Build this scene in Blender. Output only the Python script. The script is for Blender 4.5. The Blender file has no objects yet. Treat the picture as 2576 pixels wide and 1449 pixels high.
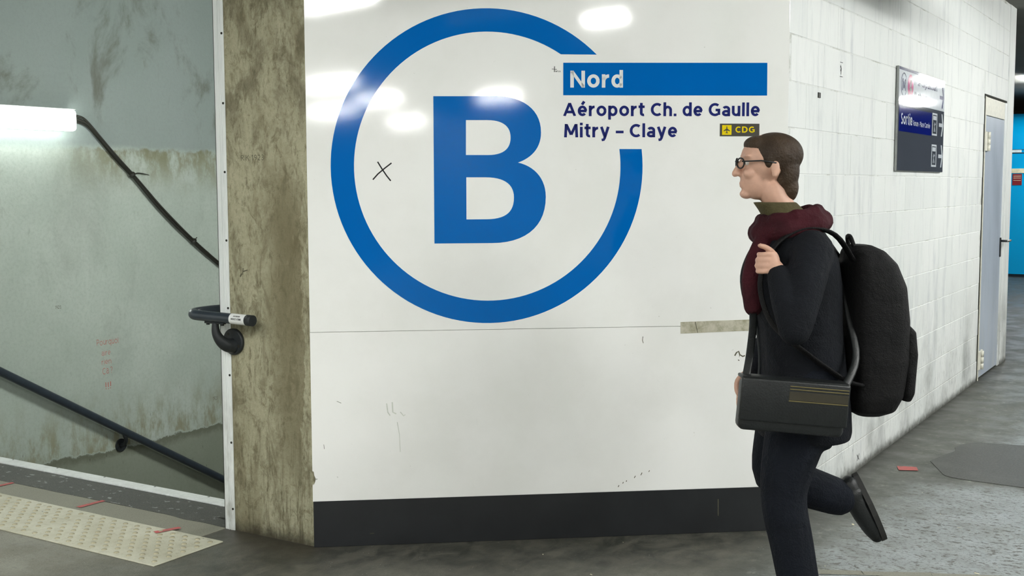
import bpy, bmesh, math, random
from mathutils import Vector, Matrix
random.seed(7)
S = bpy.context.scene
C = S.collection

# ---------------------------------------------------------------- camera
cam_data = bpy.data.cameras.new('camera')
cam_data.sensor_width = 36.0
cam_data.lens = 2960.25 / 2576 * 36.0
cam_data.clip_start = 0.05
cam = bpy.data.objects.new('camera', cam_data)
C.objects.link(cam)
_r = Vector((0.85065918, 0.52570810, -0.00315533))
_u = Vector((-0.04294159, 0.07546407, 0.99622347))
_f = Vector((-0.52396086, 0.84731114, -0.08676894))
cam.matrix_world = Matrix(((_r.x, _u.x, -_f.x, 0), (_r.y, _u.y, -_f.y, 0), (_r.z, _u.z, -_f.z, 1.6), (0, 0, 0, 1)))
S.camera = cam

# ---------------------------------------------------------------- world, view
w = bpy.data.worlds.new('world'); S.world = w; w.use_nodes = True
w.node_tree.nodes['Background'].inputs[0].default_value = (0.75, 0.85, 0.82, 1)
w.node_tree.nodes['Background'].inputs[1].default_value = 0.02
S.view_settings.view_transform = 'Standard'
S.view_settings.look = 'None'
S.view_settings.gamma = 1.0
S.view_settings.use_curve_mapping = False
S.view_settings.exposure = 0.18
LAMP = 87.0            # radiance of the ceiling battens
LAMP_COL = (0.985, 1.0, 0.975)
S.cycles.use_denoising = True
S.cycles.max_bounces = 8
S.cycles.diffuse_bounces = 5
S.cycles.sample_clamp_indirect = 6.0

# ---------------------------------------------------------------- material helpers
class NT:
    def __init__(self, name):
        self.m = bpy.data.materials.new(name); self.m.use_nodes = True
        self.t = self.m.node_tree; self.n = self.t.nodes; self.l = self.t.links
        self.b = self.n['Principled BSDF']
        self.co = None
    def coord(self, kind='Object'):
        if self.co is None:
            self.co = {}
        if kind not in self.co:
            if kind == 'World':
                g = self.n.new('ShaderNodeNewGeometry'); self.co[kind] = g.outputs['Position']
            else:
                g = self.n.new('ShaderNodeTexCoord'); self.co[kind] = g.outputs[kind]
        return self.co[kind]
    def link(self, a, b): self.l.new(a, b)
    def val(self, v, sock):
        if hasattr(v, 'is_linked') or hasattr(v, 'links'): self.l.new(v, sock)
        else: sock.default_value = v
    def mapping(self, scale=(1, 1, 1), loc=(0, 0, 0), kind='World', rot=(0, 0, 0)):
        m = self.n.new('ShaderNodeMapping'); self.link(self.coord(kind), m.inputs[0])
        m.inputs['Scale'].default_value = scale; m.inputs['Location'].default_value = loc; m.inputs['Rotation'].default_value = rot
        return m.outputs[0]
    def noise(self, scale, detail=4, rough=0.55, vec=None, dist=0.0):
        n = self.n.new('ShaderNodeTexNoise'); n.inputs['Scale'].default_value = scale
        n.inputs['Detail'].default_value = detail; n.inputs['Roughness'].default_value = rough; n.inputs['Distortion'].default_value = dist
        self.link(vec if vec is not None else self.coord('World'), n.inputs['Vector'])
        return n.outputs['Fac']
    def vor(self, scale, vec=None, feat='F1', out='Distance', rnd=1.0):
        n = self.n.new('ShaderNodeTexVoronoi'); n.feature = feat; n.inputs['Scale'].default_value = scale
        n.inputs['Randomness'].default_value = rnd
        self.link(vec if vec is not None else self.coord('World'), n.inputs['Vector'])
        return n.outputs[out]
    def ramp(self, fac, a, b, lo=0.0, hi=1.0, smooth=True):
        n = self.n.new('ShaderNodeMapRange'); n.interpolation_type = 'SMOOTHSTEP' if smooth else 'LINEAR'
        self.val(fac, n.inputs['Value']); n.inputs['From Min'].default_value = a; n.inputs['From Max'].default_value = b
        n.inputs['To Min'].default_value = lo; n.inputs['To Max'].default_value = hi
        return n.outputs[0]
    def math(self, op, a, b=0.0, clamp=False):
        n = self.n.new('ShaderNodeMath'); n.operation = op; n.use_clamp = clamp
        self.val(a, n.inputs[0]); self.val(b, n.inputs[1]); return n.outputs[0]
    def mix(self, fac, a, b, mode='MIX'):
        n = self.n.new('ShaderNodeMix'); n.data_type = 'RGBA'; n.blend_type = mode
        self.val(fac, n.inputs[0])
        for v, s in ((a, n.inputs[6]), (b, n.inputs[7])):
            if isinstance(v, tuple): s.default_value = (*v, 1) if len(v) == 3 else v
            else: self.link(v, s)
        return n.outputs[2]
    def sep(self, kind='World'):
        n = self.n.new('ShaderNodeSeparateXYZ'); self.link(self.coord(kind), n.inputs[0]); return n.outputs
    def bump(self, h, strength=0.3, dist=0.01, normal=None):
        n = self.n.new('ShaderNodeBump'); n.inputs['Strength'].default_value = strength; n.inputs['Distance'].default_value = dist
        self.link(h, n.inputs['Height'])
        if normal is not None: self.link(normal, n.inputs['Normal'])
        return n.outputs[0]
    def done(self, color, rough=0.6, spec=0.5, metal=0.0, normal=None, coat=0.0, coat_rough=0.1):
        b = self.b
        if isinstance(color, tuple): b.inputs['Base Color'].default_value = (*color, 1)
        else: self.link(color, b.inputs['Base Color'])
        self.val(rough, b.inputs['Roughness']); b.inputs['Specular IOR Level'].default_value = spec
        b.inputs['Metallic'].default_value = metal
        b.inputs['Coat Weight'].default_value = coat; b.inputs['Coat Roughness'].default_value = coat_rough
        if normal is not None: self.link(normal, b.inputs['Normal'])
        return self.m

def lin(r, g, b):
    def f(c):
        c /= 255.0
        return c / 12.92 if c <= 0.04045 else ((c + 0.055) / 1.055) ** 2.4
    return (f(r), f(g), f(b))

def plain(name, rgb, rough=0.5, spec=0.5, metal=0.0, var=0.12, scale=18, coat=0.0, bump=0.0, bscale=60):
    t = NT(name)
    n = t.noise(scale, 4, 0.6, t.coord('Object'))
    c = t.mix(t.ramp(n, 0.3, 0.7), tuple(x * (1 - var) for x in rgb), tuple(min(1, x * (1 + var)) for x in rgb))
    nm = None
    if bump: nm = t.bump(t.noise(bscale, 4, 0.6, t.coord('Object')), bump, 0.01)
    return t.done(c, rough, spec, metal, nm, coat)

def emitter(name, rgb, strength):
    t = NT(name)
    t.b.inputs['Base Color'].default_value = (0.9, 0.9, 0.9, 1)
    t.b.inputs['Emission Color'].default_value = (*rgb, 1)
    t.b.inputs['Emission Strength'].default_value = strength
    t.b.inputs['Roughness'].default_value = 0.4
    return t.m

# ---------------------------------------------------------------- materials
def mat_panel():
    t = NT('white_laminate')
    n = t.noise(2.2, 5, 0.6)
    c = t.mix(t.ramp(n, 0.35, 0.7), lin(247, 247, 243), lin(241, 241, 236))
    st = t.noise(7, 6, 0.7, t.mapping((3, 3, 0.6)))                      # faint run marks
    c = t.mix(t.ramp(st, 0.66, 0.82, 0, 0.25), c, lin(196, 198, 188))
    sp = t.noise(55, 3, 0.6)
    c = t.mix(t.ramp(sp, 0.73, 0.78, 0, 0.45), c, lin(165, 165, 152))
    nm = t.bump(t.noise(300, 2, 0.5), 0.012, 0.002)
    return t.done(c, 0.055, 0.5, 0, nm)
def mat_print(name, rgb, rough=0.055):
    t = NT(name)
    n = t.noise(3, 3, 0.5)
    c = t.mix(n, tuple(x * 0.96 for x in rgb), tuple(min(1, x * 1.04) for x in rgb))
    nm = t.bump(t.noise(300, 2, 0.5), 0.012, 0.002)
    return t.done(c, rough, 0.32, 0, nm)
def mat_pillar():
    t = NT('stained_concrete')
    base = t.mix(t.ramp(t.noise(60, 5, 0.7), 0.3, 0.7), lin(186, 182, 155), lin(172, 168, 140))
    big = t.noise(2.3, 5, 0.62, t.mapping((1.3, 1, 0.55), (3.1, 0, 1.7)), 0.6)
    c = t.mix(t.ramp(big, 0.44, 0.70, 0, 0.75), base, lin(132, 125, 98))
    mid = t.noise(6.5, 6, 0.66, t.mapping((1.5, 1, 0.6), (8, 2, 4)), 0.8)
    c = t.mix(t.ramp(mid, 0.50, 0.70, 0, 0.72), c, lin(104, 97, 74))
    x, y, z = t.sep()
    topn = t.noise(4.2, 6, 0.68, t.mapping((1.2, 1, 0.8), (5, 0, 3)), 0.7)
    c = t.mix(t.math('MULTIPLY', t.ramp(topn, 0.42, 0.62), t.ramp(z, 1.75, 2.0, 0, 0.7)), c, lin(112, 105, 84))
    spk = t.noise(75, 4, 0.75)
    c = t.mix(t.ramp(spk, 0.56, 0.70, 0, 0.5), c, lin(96, 91, 70))
    blot = t.noise(15, 6, 0.72, t.mapping((1.2, 1, 0.7), (2, 0, 6)), 1.2)
    c = t.mix(t.ramp(blot, 0.50, 0.66, 0, 0.6), c, lin(108, 101, 76))
    fine = t.noise(34, 6, 0.78, t.mapping((1.3, 1, 0.45)))
    c = t.mix(t.ramp(fine, 0.50, 0.68, 0, 0.6), c, lin(94, 88, 66))
    lite = t.noise(20, 5, 0.7, t.mapping((1, 1, 0.6), (9, 1, 2)))
    c = t.mix(t.ramp(lite, 0.58, 0.74, 0, 0.5), c, lin(198, 194, 168))
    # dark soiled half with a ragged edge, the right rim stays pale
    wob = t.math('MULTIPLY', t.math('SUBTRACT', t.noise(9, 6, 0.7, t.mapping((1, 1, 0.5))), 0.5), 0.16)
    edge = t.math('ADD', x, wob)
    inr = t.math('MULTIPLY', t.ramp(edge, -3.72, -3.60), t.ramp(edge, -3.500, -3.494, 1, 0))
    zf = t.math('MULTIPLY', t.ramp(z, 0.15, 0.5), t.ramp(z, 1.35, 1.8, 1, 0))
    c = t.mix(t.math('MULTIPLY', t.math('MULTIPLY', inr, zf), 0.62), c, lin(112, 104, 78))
    # vertical runs near the ground
    run = t.noise(14, 5, 0.7, t.mapping((2.2, 1, 0.14)))
    c = t.mix(t.math('MULTIPLY', t.ramp(run, 0.5, 0.68), t.ramp(z, 0.05, 0.75, 0.75, 0)), c, lin(86, 80, 55))
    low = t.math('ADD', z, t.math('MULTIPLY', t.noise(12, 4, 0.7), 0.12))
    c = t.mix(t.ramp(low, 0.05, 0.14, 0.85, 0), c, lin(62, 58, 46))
    nm = t.bump(t.noise(70, 6, 0.75), 0.45, 0.012)
    return t.done(c, 0.8, 0.25, 0, nm)
def mat_stairwall():
    t = NT('stairwell_plaster')
    x, y, z = t.sep()
    base = t.mix(t.ramp(t.noise(1.1, 5, 0.6), 0.35, 0.65), lin(182, 192, 183), lin(168, 179, 169))
    c = t.mix(t.ramp(t.noise(40, 5, 0.7), 0.4, 0.75, 0, 0.35), base, lin(140, 148, 138))
    # upper zone above the old water line, weaker light put into a greyer colour
    upn = t.math('ADD', z, t.math('MULTIPLY', t.noise(2.5, 4, 0.6), 0.10))
    up = t.ramp(upn, 1.90, 1.99)
    c = t.mix(t.math('MULTIPLY', up, 0.72), c, lin(126, 137, 136))
    # olive crust under the water line
    wob = t.math('MULTIPLY', t.noise(4, 5, 0.7), 0.16)
    zz = t.math('ADD', z, wob)
    band = t.math('MULTIPLY', t.ramp(zz, 1.55, 1.95), t.ramp(zz, 1.955, 1.985, 1, 0))
    band = t.math('MULTIPLY', band, t.ramp(y, 5.5, 6.3))
    bn = t.ramp(t.noise(7, 6, 0.7, t.mapping((1, 1, 0.5))), 0.33, 0.6)
    c = t.mix(t.math('MULTIPLY', t.math('MULTIPLY', band, bn), 0.85), c, lin(118, 116, 86))
    # soot smudges
    sm = t.noise(1.7, 6, 0.68, t.mapping((1, 1.2, 0.62), (0, 1.6, 0.9)), 0.5)
    c = t.mix(t.math('MULTIPLY', t.ramp(sm, 0.52, 0.70), t.ramp(z, 1.9, 2.3, 0.18, 0.8)), c, lin(96, 96, 84))
    sm2 = t.noise(6, 6, 0.7, t.mapping((1, 1, 0.5), (2, 5, 1)))
    c = t.mix(t.ramp(sm2, 0.60, 0.76, 0, 0.45), c, lin(112, 114, 98))
    # damp lower zone: crust above the line, dark below
    lw = t.math('ADD', z, t.math('MULTIPLY', t.math('SUBTRACT', t.noise(5, 6, 0.72), 0.5), 0.16))
    cr = t.math('MULTIPLY', t.ramp(lw, -0.46, -0.44), t.ramp(lw, -0.40, 0.10, 1, 0))
    cn = t.ramp(t.noise(8, 6, 0.7, t.mapping((1, 1, 0.4), (1, 1, 7))), 0.40, 0.64)
    c = t.mix(t.math('MULTIPLY', t.math('MULTIPLY', cr, cn), 0.75), c, lin(126, 122, 90))
    c = t.mix(t.ramp(lw, -0.475, -0.450, 0.72, 0), c, lin(112, 116, 98))
    rim = t.math('MULTIPLY', t.ramp(lw, -0.56, -0.47), t.ramp(lw, -0.465, -0.455, 1, 0))
    c = t.mix(t.math('MULTIPLY', rim, 0.6), c, lin(80, 80, 62))
    sc = t.noise(26, 3, 0.6, t.mapping((1, 2.2, 0.35)))
    c = t.mix(t.math('MULTIPLY', t.ramp(sc, 0.68, 0.74), t.ramp(z, -0.9, 0.5, 0.8, 0.1)), c, lin(62, 62, 48))
    nm = t.bump(t.noise(16, 6, 0.7), 0.35, 0.012)
    return t.done(c, 0.75, 0.3, 0, nm)
def mat_block():
    t = NT('white_painted_block')
    x, y, z = t.sep()
    inf = t.n.new('ShaderNodeObjectInfo')
    base = t.mix(inf.outputs['Random'], lin(226, 229, 226), lin(233, 235, 232))
    st = t.noise(5.5, 6, 0.68, t.mapping((1, 1.8, 0.3)))
    c = t.mix(t.ramp(st, 0.48, 0.76, 0, 0.7), base, lin(190, 194, 196))
    fine = t.noise(60, 4, 0.7, t.mapping((1, 1.4, 0.3)))
    c = t.mix(t.ramp(fine, 0.62, 0.76, 0, 0.22), c, lin(172, 174, 168))
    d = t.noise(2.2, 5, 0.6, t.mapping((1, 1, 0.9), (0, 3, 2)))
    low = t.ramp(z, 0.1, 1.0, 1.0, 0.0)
    c = t.mix(t.math('MULTIPLY', t.ramp(d, 0.40, 0.75), t.math('MULTIPLY', low, 0.85)), c, lin(142, 145, 141))  # grey dirt, deepened to paint in the light falling off near the floor
    run = t.noise(52, 4, 0.7, t.mapping((1, 1.5, 0.2)))
    c = t.mix(t.math('MULTIPLY', t.ramp(run, 0.58, 0.70), t.ramp(z, 0.2, 1.0, 0.8, 0.06)), c, lin(100, 102, 92))
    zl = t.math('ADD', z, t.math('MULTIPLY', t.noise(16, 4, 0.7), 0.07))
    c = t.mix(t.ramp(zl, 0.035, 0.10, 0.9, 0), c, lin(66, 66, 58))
    nm = t.bump(t.noise(90, 5, 0.75), 0.35, 0.006)
    return t.done(c, 0.55, 0.35, 0, nm)
def mat_mortar():
    t = NT('painted_mortar')
    n = t.noise(6, 6, 0.7)
    c = t.mix(t.ramp(n, 0.50, 0.68), lin(226, 228, 225), lin(180, 181, 172))
    x, y, z = t.sep()
    c = t.mix(t.ramp(z, 0.1, 0.8, 0.5, 0), c, lin(150, 150, 140))
    return t.done(c, 0.8, 0.2)
def mat_floor():
    t = NT('worn_concrete_floor')
    x, y, z = t.sep()
    g = t.mix(t.ramp(t.noise(1.6, 6, 0.65), 0.3, 0.7), lin(142, 140, 127), lin(120, 118, 106))
    c = t.mix(t.ramp(t.noise(130, 3, 0.7), 0.42, 0.7, 0, 0.5), g, lin(82, 82, 74))
    c = t.mix(t.ramp(t.noise(34, 5, 0.7), 0.50, 0.70, 0, 0.5), c, lin(86, 85, 76))
    # sooty zone along the panel foot: distance from the panel line
    s = t.math('ADD', t.math('MULTIPLY', t.math('ADD', x, 3.4415), 0.6191), t.math('MULTIPLY', t.math('SUBTRACT', y, 3.8825), -0.7853))
    wob = t.math('MULTIPLY', t.math('SUBTRACT', t.noise(2.1, 6, 0.68), 0.5), 1.0)
    ds = t.math('ADD', s, wob)
    left = t.math('MULTIPLY', t.ramp(x, -4.4, -3.5), t.ramp(x, -1.75, -1.45, 1, 0.15))
    soot = t.math('MULTIPLY', t.ramp(ds, 0.15, 0.95, 1, 0), left)
    stv = t.mapping((0.7853 * 2, 1, 1), (4, 4, 0), 'World', (0, 0, -0.67))
    dk = t.mix(t.ramp(t.noise(6, 6, 0.72, stv, 0.7), 0.36, 0.66), lin(40, 43, 38), lin(84, 82, 73))
    c = t.mix(t.math('MULTIPLY', soot, 0.92), c, dk)
    # pale walked area out in the corridor, greyer towards the block wall
    nw = t.math('SUBTRACT', t.noise(2.6, 7, 0.72, t.mapping((1, 1, 1), (7, 1, 0))), 0.5)
    nearw = t.math('ADD', x, t.math('MULTIPLY', t.math('SUBTRACT', t.noise(3, 5, 0.7), 0.5), 0.5))
    gx = t.math('ADD', t.math('ADD', x, t.math('MULTIPLY', nw, 0.7)), t.math('MULTIPLY', t.math('SUBTRACT', 6.0, y), 0.12))
    yy = t.math('ADD', y, t.math('MULTIPLY', nw, 0.5))
    zone = t.math('MAXIMUM', t.ramp(yy, 6.40, 6.62, 1, 0), t.math('MULTIPLY', t.ramp(yy, 7.55, 7.85), t.ramp(yy, 8.6, 10.5, 0.8, 0)))
    pale = t.math('MULTIPLY', t.math('MULTIPLY', t.ramp(gx, -1.55, -1.20), zone), t.ramp(ds, 1.6, 3.5, 1, 0.2))
    grn = t.mix(t.ramp(t.noise(4, 6, 0.7, t.mapping((1, 1, 1), (1, 7, 0))), 0.35, 0.65), lin(74, 77, 71), lin(100, 102, 95))
    grn = t.mix(t.ramp(t.noise(30, 5, 0.7, t.mapping((1, 1, 1), (2, 3, 0))), 0.50, 0.62, 0, 0.55), grn, lin(64, 66, 60))
    grn = t.mix(t.ramp(t.noise(13, 5, 0.7, t.mapping((1, 1, 1), (8, 3, 0))), 0.56, 0.68, 0, 0.6), grn, lin(150, 151, 140))
    c = t.mix(t.math('MULTIPLY', t.ramp(x, -1.9, -1.6), 0.9), c, grn)
    pc = t.mix(t.ramp(t.noise(5, 6, 0.7), 0.35, 0.7), lin(156, 162, 163), lin(132, 136, 133))
    pc = t.mix(t.ramp(t.noise(70, 4, 0.7), 0.45, 0.75, 0, 0.35), pc, lin(130, 132, 126))
    pc = t.mix(t.ramp(t.noise(24, 4, 0.65, t.mapping((1, 1.5, 1), (0, 9, 0))), 0.555, 0.60, 0, 0.9), pc, lin(84, 83, 75))
    pc = t.mix(t.ramp(t.noise(60, 3, 0.6, t.mapping((1, 1.3, 1), (3, 9, 0))), 0.555, 0.60, 0, 0.6), pc, lin(96, 96, 90))
    pc = t.mix(t.ramp(t.noise(22, 4, 0.7, t.mapping((1, 1, 1), (5, 2, 0))), 0.69, 0.74, 0, 0.7), pc, lin(216, 214, 198))
    c = t.mix(pale, c, pc)
    # pale grit specks, their sparkle painted in as colour
    v = t.vor(46)
    c = t.mix(t.math('MULTIPLY', t.ramp(v, 0.05, 0.09, 1, 0), t.ramp(t.noise(6, 2), 0.52, 0.6)), c, lin(205, 205, 195))
    pf = t.math('MULTIPLY', t.math('MULTIPLY', t.ramp(t.math('ADD', y, t.math('MULTIPLY', wob, 0.25)), 3.60, 3.84), t.ramp(x, -4.05, -3.95)), t.ramp(x, -3.45, -3.30, 1, 0))
    c = t.mix(t.math('MULTIPLY', pf, 0.8), c, lin(58, 54, 45))
    # grime at the wall foot
    ft = t.math('MULTIPLY', t.ramp(nearw, -1.76, -1.56, 1, 0), t.ramp(y, 4.9, 5.6))
    c = t.mix(t.math('MULTIPLY', ft, 0.7), c, lin(60, 60, 54))
    h = t.math('ADD', t.noise(150, 4, 0.7), t.math('MULTIPLY', t.noise(11, 5, 0.7), 1.2))
    nm = t.bump(h, 0.35, 0.006)
    rg = t.ramp(t.noise(4, 5, 0.6), 0.3, 0.7, 0.34, 0.6)
    return t.done(c, rg, 0.5, 0, nm)
def mat_asphalt(name, a, b, grain=170, spots=True):
    t = NT(name)
    c = t.mix(t.ramp(t.noise(grain, 3, 0.7), 0.35, 0.68), a, b)
    c = t.mix(t.ramp(t.noise(3, 5, 0.7), 0.5, 0.75, 0, 0.4), c, tuple(q * 1.5 for q in b))
    if spots:
        c = t.mix(t.ramp(t.noise(16, 3, 0.6, t.mapping((1, 1.6, 1), (2, 1, 0))), 0.62, 0.66, 0, 0.7), c, lin(165, 170, 166))
    nm = t.bump(t.noise(grain, 4, 0.7), 0.4, 0.006)
    return t.done(c, 0.5, 0.5, 0, nm)
def mat_tactile():
    t = NT('cream_tactile_resin')
    c = t.mix(t.ramp(t.noise(5, 5, 0.65), 0.35, 0.68), lin(204, 203, 184), lin(188, 186, 164))
    c = t.mix(t.ramp(t.noise(30, 5, 0.7), 0.5, 0.75, 0, 0.55), c, lin(148, 142, 112))
    c = t.mix(t.ramp(t.noise(11, 4, 0.6, t.mapping((0.8, 1.8, 1), (3, 0, 0))), 0.685, 0.70, 0, 0.85), c, lin(110, 116, 116))
    return t.done(c, 0.55, 0.4, 0, t.bump(t.noise(90, 4, 0.7), 0.25, 0.004))
def mat_metal_white(name='white_aluminium', dirty=0.6):
    t = NT(name)
    x, y, z = t.sep()
    c = t.mix(t.ramp(t.noise(30, 5, 0.7, t.mapping((1, 1, 0.1))), 0.4, 0.7), lin(236, 240, 238), lin(222, 227, 225))
    d = t.noise(8, 5, 0.7, t.mapping((1, 1, 0.3)))
    c = t.mix(t.math('MULTIPLY', t.ramp(d, 0.38, 0.62), t.ramp(z, 0.0, 0.9, dirty, 0.05)), c, lin(112, 108, 88))
    return t.done(c, 0.38, 0.5, 0.0)
def mat_door():
    t = NT('grey_door_paint')
    x, y, z = t.sep()
    c = t.mix(t.ramp(t.noise(3, 5, 0.6, t.mapping((1, 1, 0.5))), 0.35, 0.7), lin(184, 194, 208), lin(166, 177, 190))
    c = t.mix(t.math('MULTIPLY', t.ramp(t.noise(8, 5, 0.7, t.mapping((1, 1, 0.3))), 0.45, 0.65), t.ramp(z, 0.1, 0.9, 0.7, 0.0)), c, lin(190, 196, 200))
    c = t.mix(t.ramp(t.noise(40, 4, 0.7, t.mapping((1, 1.5, 0.2))), 0.66, 0.74, 0, 0.5), c, lin(96, 100, 104))
    return t.done(c, 0.3, 0.5)
def mat_fabric(name, a, b, scale=180, rough=0.85):
    t = NT(name)
    c = t.mix(t.ramp(t.noise(7, 5, 0.6, t.coord('Object')), 0.3, 0.7), a, b)
    h = t.math('ADD', t.noise(scale, 2, 0.6, t.coord('Object')), t.math('MULTIPLY', t.noise(14, 4, 0.6, t.coord('Object'), 0.4), 4.0))
    return t.done(c, rough, 0.25, 0, t.bump(h, 0.45, 0.01))
def mat_blue_booth():
    t = NT('cyan_lacquer')
    c = t.mix(t.noise(0.8, 3, 0.5), lin(0, 168, 224), lin(0, 150, 210))
    return t.done(c, 0.22, 0.5)
def mat_ceiling():
    t = NT('dark_ceiling')
    c = t.mix(t.noise(2, 5, 0.6), lin(128, 128, 124), lin(104, 104, 100))
    return t.done(c, 0.85, 0.2)

M = dict(
    panel=mat_panel(), ring=mat_print('printed_blue', lin(0, 100, 180)), navy=mat_print('printed_navy', lin(34, 42, 108)),
    printw=mat_print('printed_white', lin(232, 234, 232)), pgrey=mat_print('printed_dark_grey', lin(78, 76, 70)), pyel=mat_print('printed_yellow', lin(232, 208, 20)),
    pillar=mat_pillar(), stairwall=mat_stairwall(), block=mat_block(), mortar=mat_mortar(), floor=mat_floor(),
    strip=mat_asphalt('dark_granular_asphalt', lin(52, 53, 49), lin(86, 86, 79)),
    patch=mat_asphalt('repair_patch_asphalt', lin(62, 63, 59), lin(86, 87, 82), 110, False),
    landing=mat_asphalt('grey_landing_concrete', lin(140, 139, 124), lin(124, 122, 108), 150, False),
    tactile=mat_tactile(), trimw=mat_metal_white(), nosing=mat_metal_white('white_nosing_metal', 0.12), door=mat_door(),
    skirting=plain('charcoal_laminate', lin(33, 35, 37), 0.32, 0.5, 0, 0.12, 6),
    rail=plain('blue_grey_rail_plastic', lin(46, 54, 62), 0.28, 0.5, 0, 0.1, 20),
    bracket=plain('black_cast_bracket', lin(34, 38, 40), 0.5, 0.4, 0, 0.15, 40, 0, 0.2),
    cable=plain('black_cable_sheath', lin(40, 40, 34), 0.5, 0.4),
    hinge=plain('cream_painted_steel', lin(222, 220, 206), 0.45, 0.5, 0, 0.08, 30),
    gap=plain('dark_gap', lin(46, 46, 40), 0.8, 0.2),
    screw=plain('steel_screw', lin(120, 124, 120), 0.35, 0.5, 0.7),
    tape=None, red=None, ink=plain('black_marker_ink', lin(26, 26, 28), 0.5, 0.3), pencil=plain('grey_pencil', lin(92, 90, 74), 0.7, 0.2),
    redink=plain('red_marker_ink', lin(178, 96, 84), 0.6, 0.2),
    ceiling=mat_ceiling(), hall=plain('hall_wall_paint', lin(188, 190, 184), 0.6, 0.3, 0, 0.06, 1.5),
    hallrear=plain('dim_hall_wall', lin(92, 94, 90), 0.7, 0.3, 0, 0.06, 1.5),
    housing=plain('grey_lamp_housing', lin(190, 194, 190), 0.4), glow=emitter('fluorescent_diffuser', LAMP_COL, LAMP),
    wallglow=emitter('stairwell_diffuser', (0.95, 1.0, 0.96), 12.5),
    step=plain('stair_concrete', lin(116, 114, 104), 0.7, 0.3, 0, 0.15, 8, 0, 0.2),
    booth=mat_blue_booth(), cream=plain('cream_label', lin(214, 208, 178), 0.4), maroon=plain('maroon_notice', lin(122, 26, 34), 0.4),
    white=plain('white_label', lin(210, 226, 232), 0.35), dark=plain('dark_seam', lin(20, 40, 56), 0.5),
    s_white=plain('sign_white_enamel', lin(214, 220, 226), 0.05, 0.6, 0, 0.03), s_grey=plain('sign_grey_enamel', lin(74, 80, 90), 0.05, 0.6, 0, 0.04),
    s_blue=plain('sign_blue_enamel', lin(16, 30, 112), 0.06, 0.6, 0, 0.04), s_navy=plain('sign_navy_print', lin(28, 36, 92), 0.06, 0.6, 0, 0.04),
    s_pink=plain('sign_magenta_print', lin(176, 24, 106), 0.06, 0.6, 0, 0.04), steel=plain('brushed_steel', lin(150, 152, 150), 0.3, 0.5, 0.9),
)
def _tape():
    t = NT('dirty_adhesive_tape')
    c = t.mix(t.ramp(t.noise(18, 6, 0.7), 0.35, 0.7), lin(196, 192, 174), lin(146, 142, 116))
    return t.done(c, 0.6, 0.3, 0, t.bump(t.noise(30, 5, 0.7), 0.3, 0.003))
M['tape'] = _tape()
def _red():
    t = NT('worn_red_paint')
    c = t.mix(t.ramp(t.noise(40, 5, 0.7), 0.4, 0.7), lin(192, 96, 95), lin(156, 104, 96))
    return t.done(c, 0.6, 0.3)
M['red'] = _red()

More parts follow.
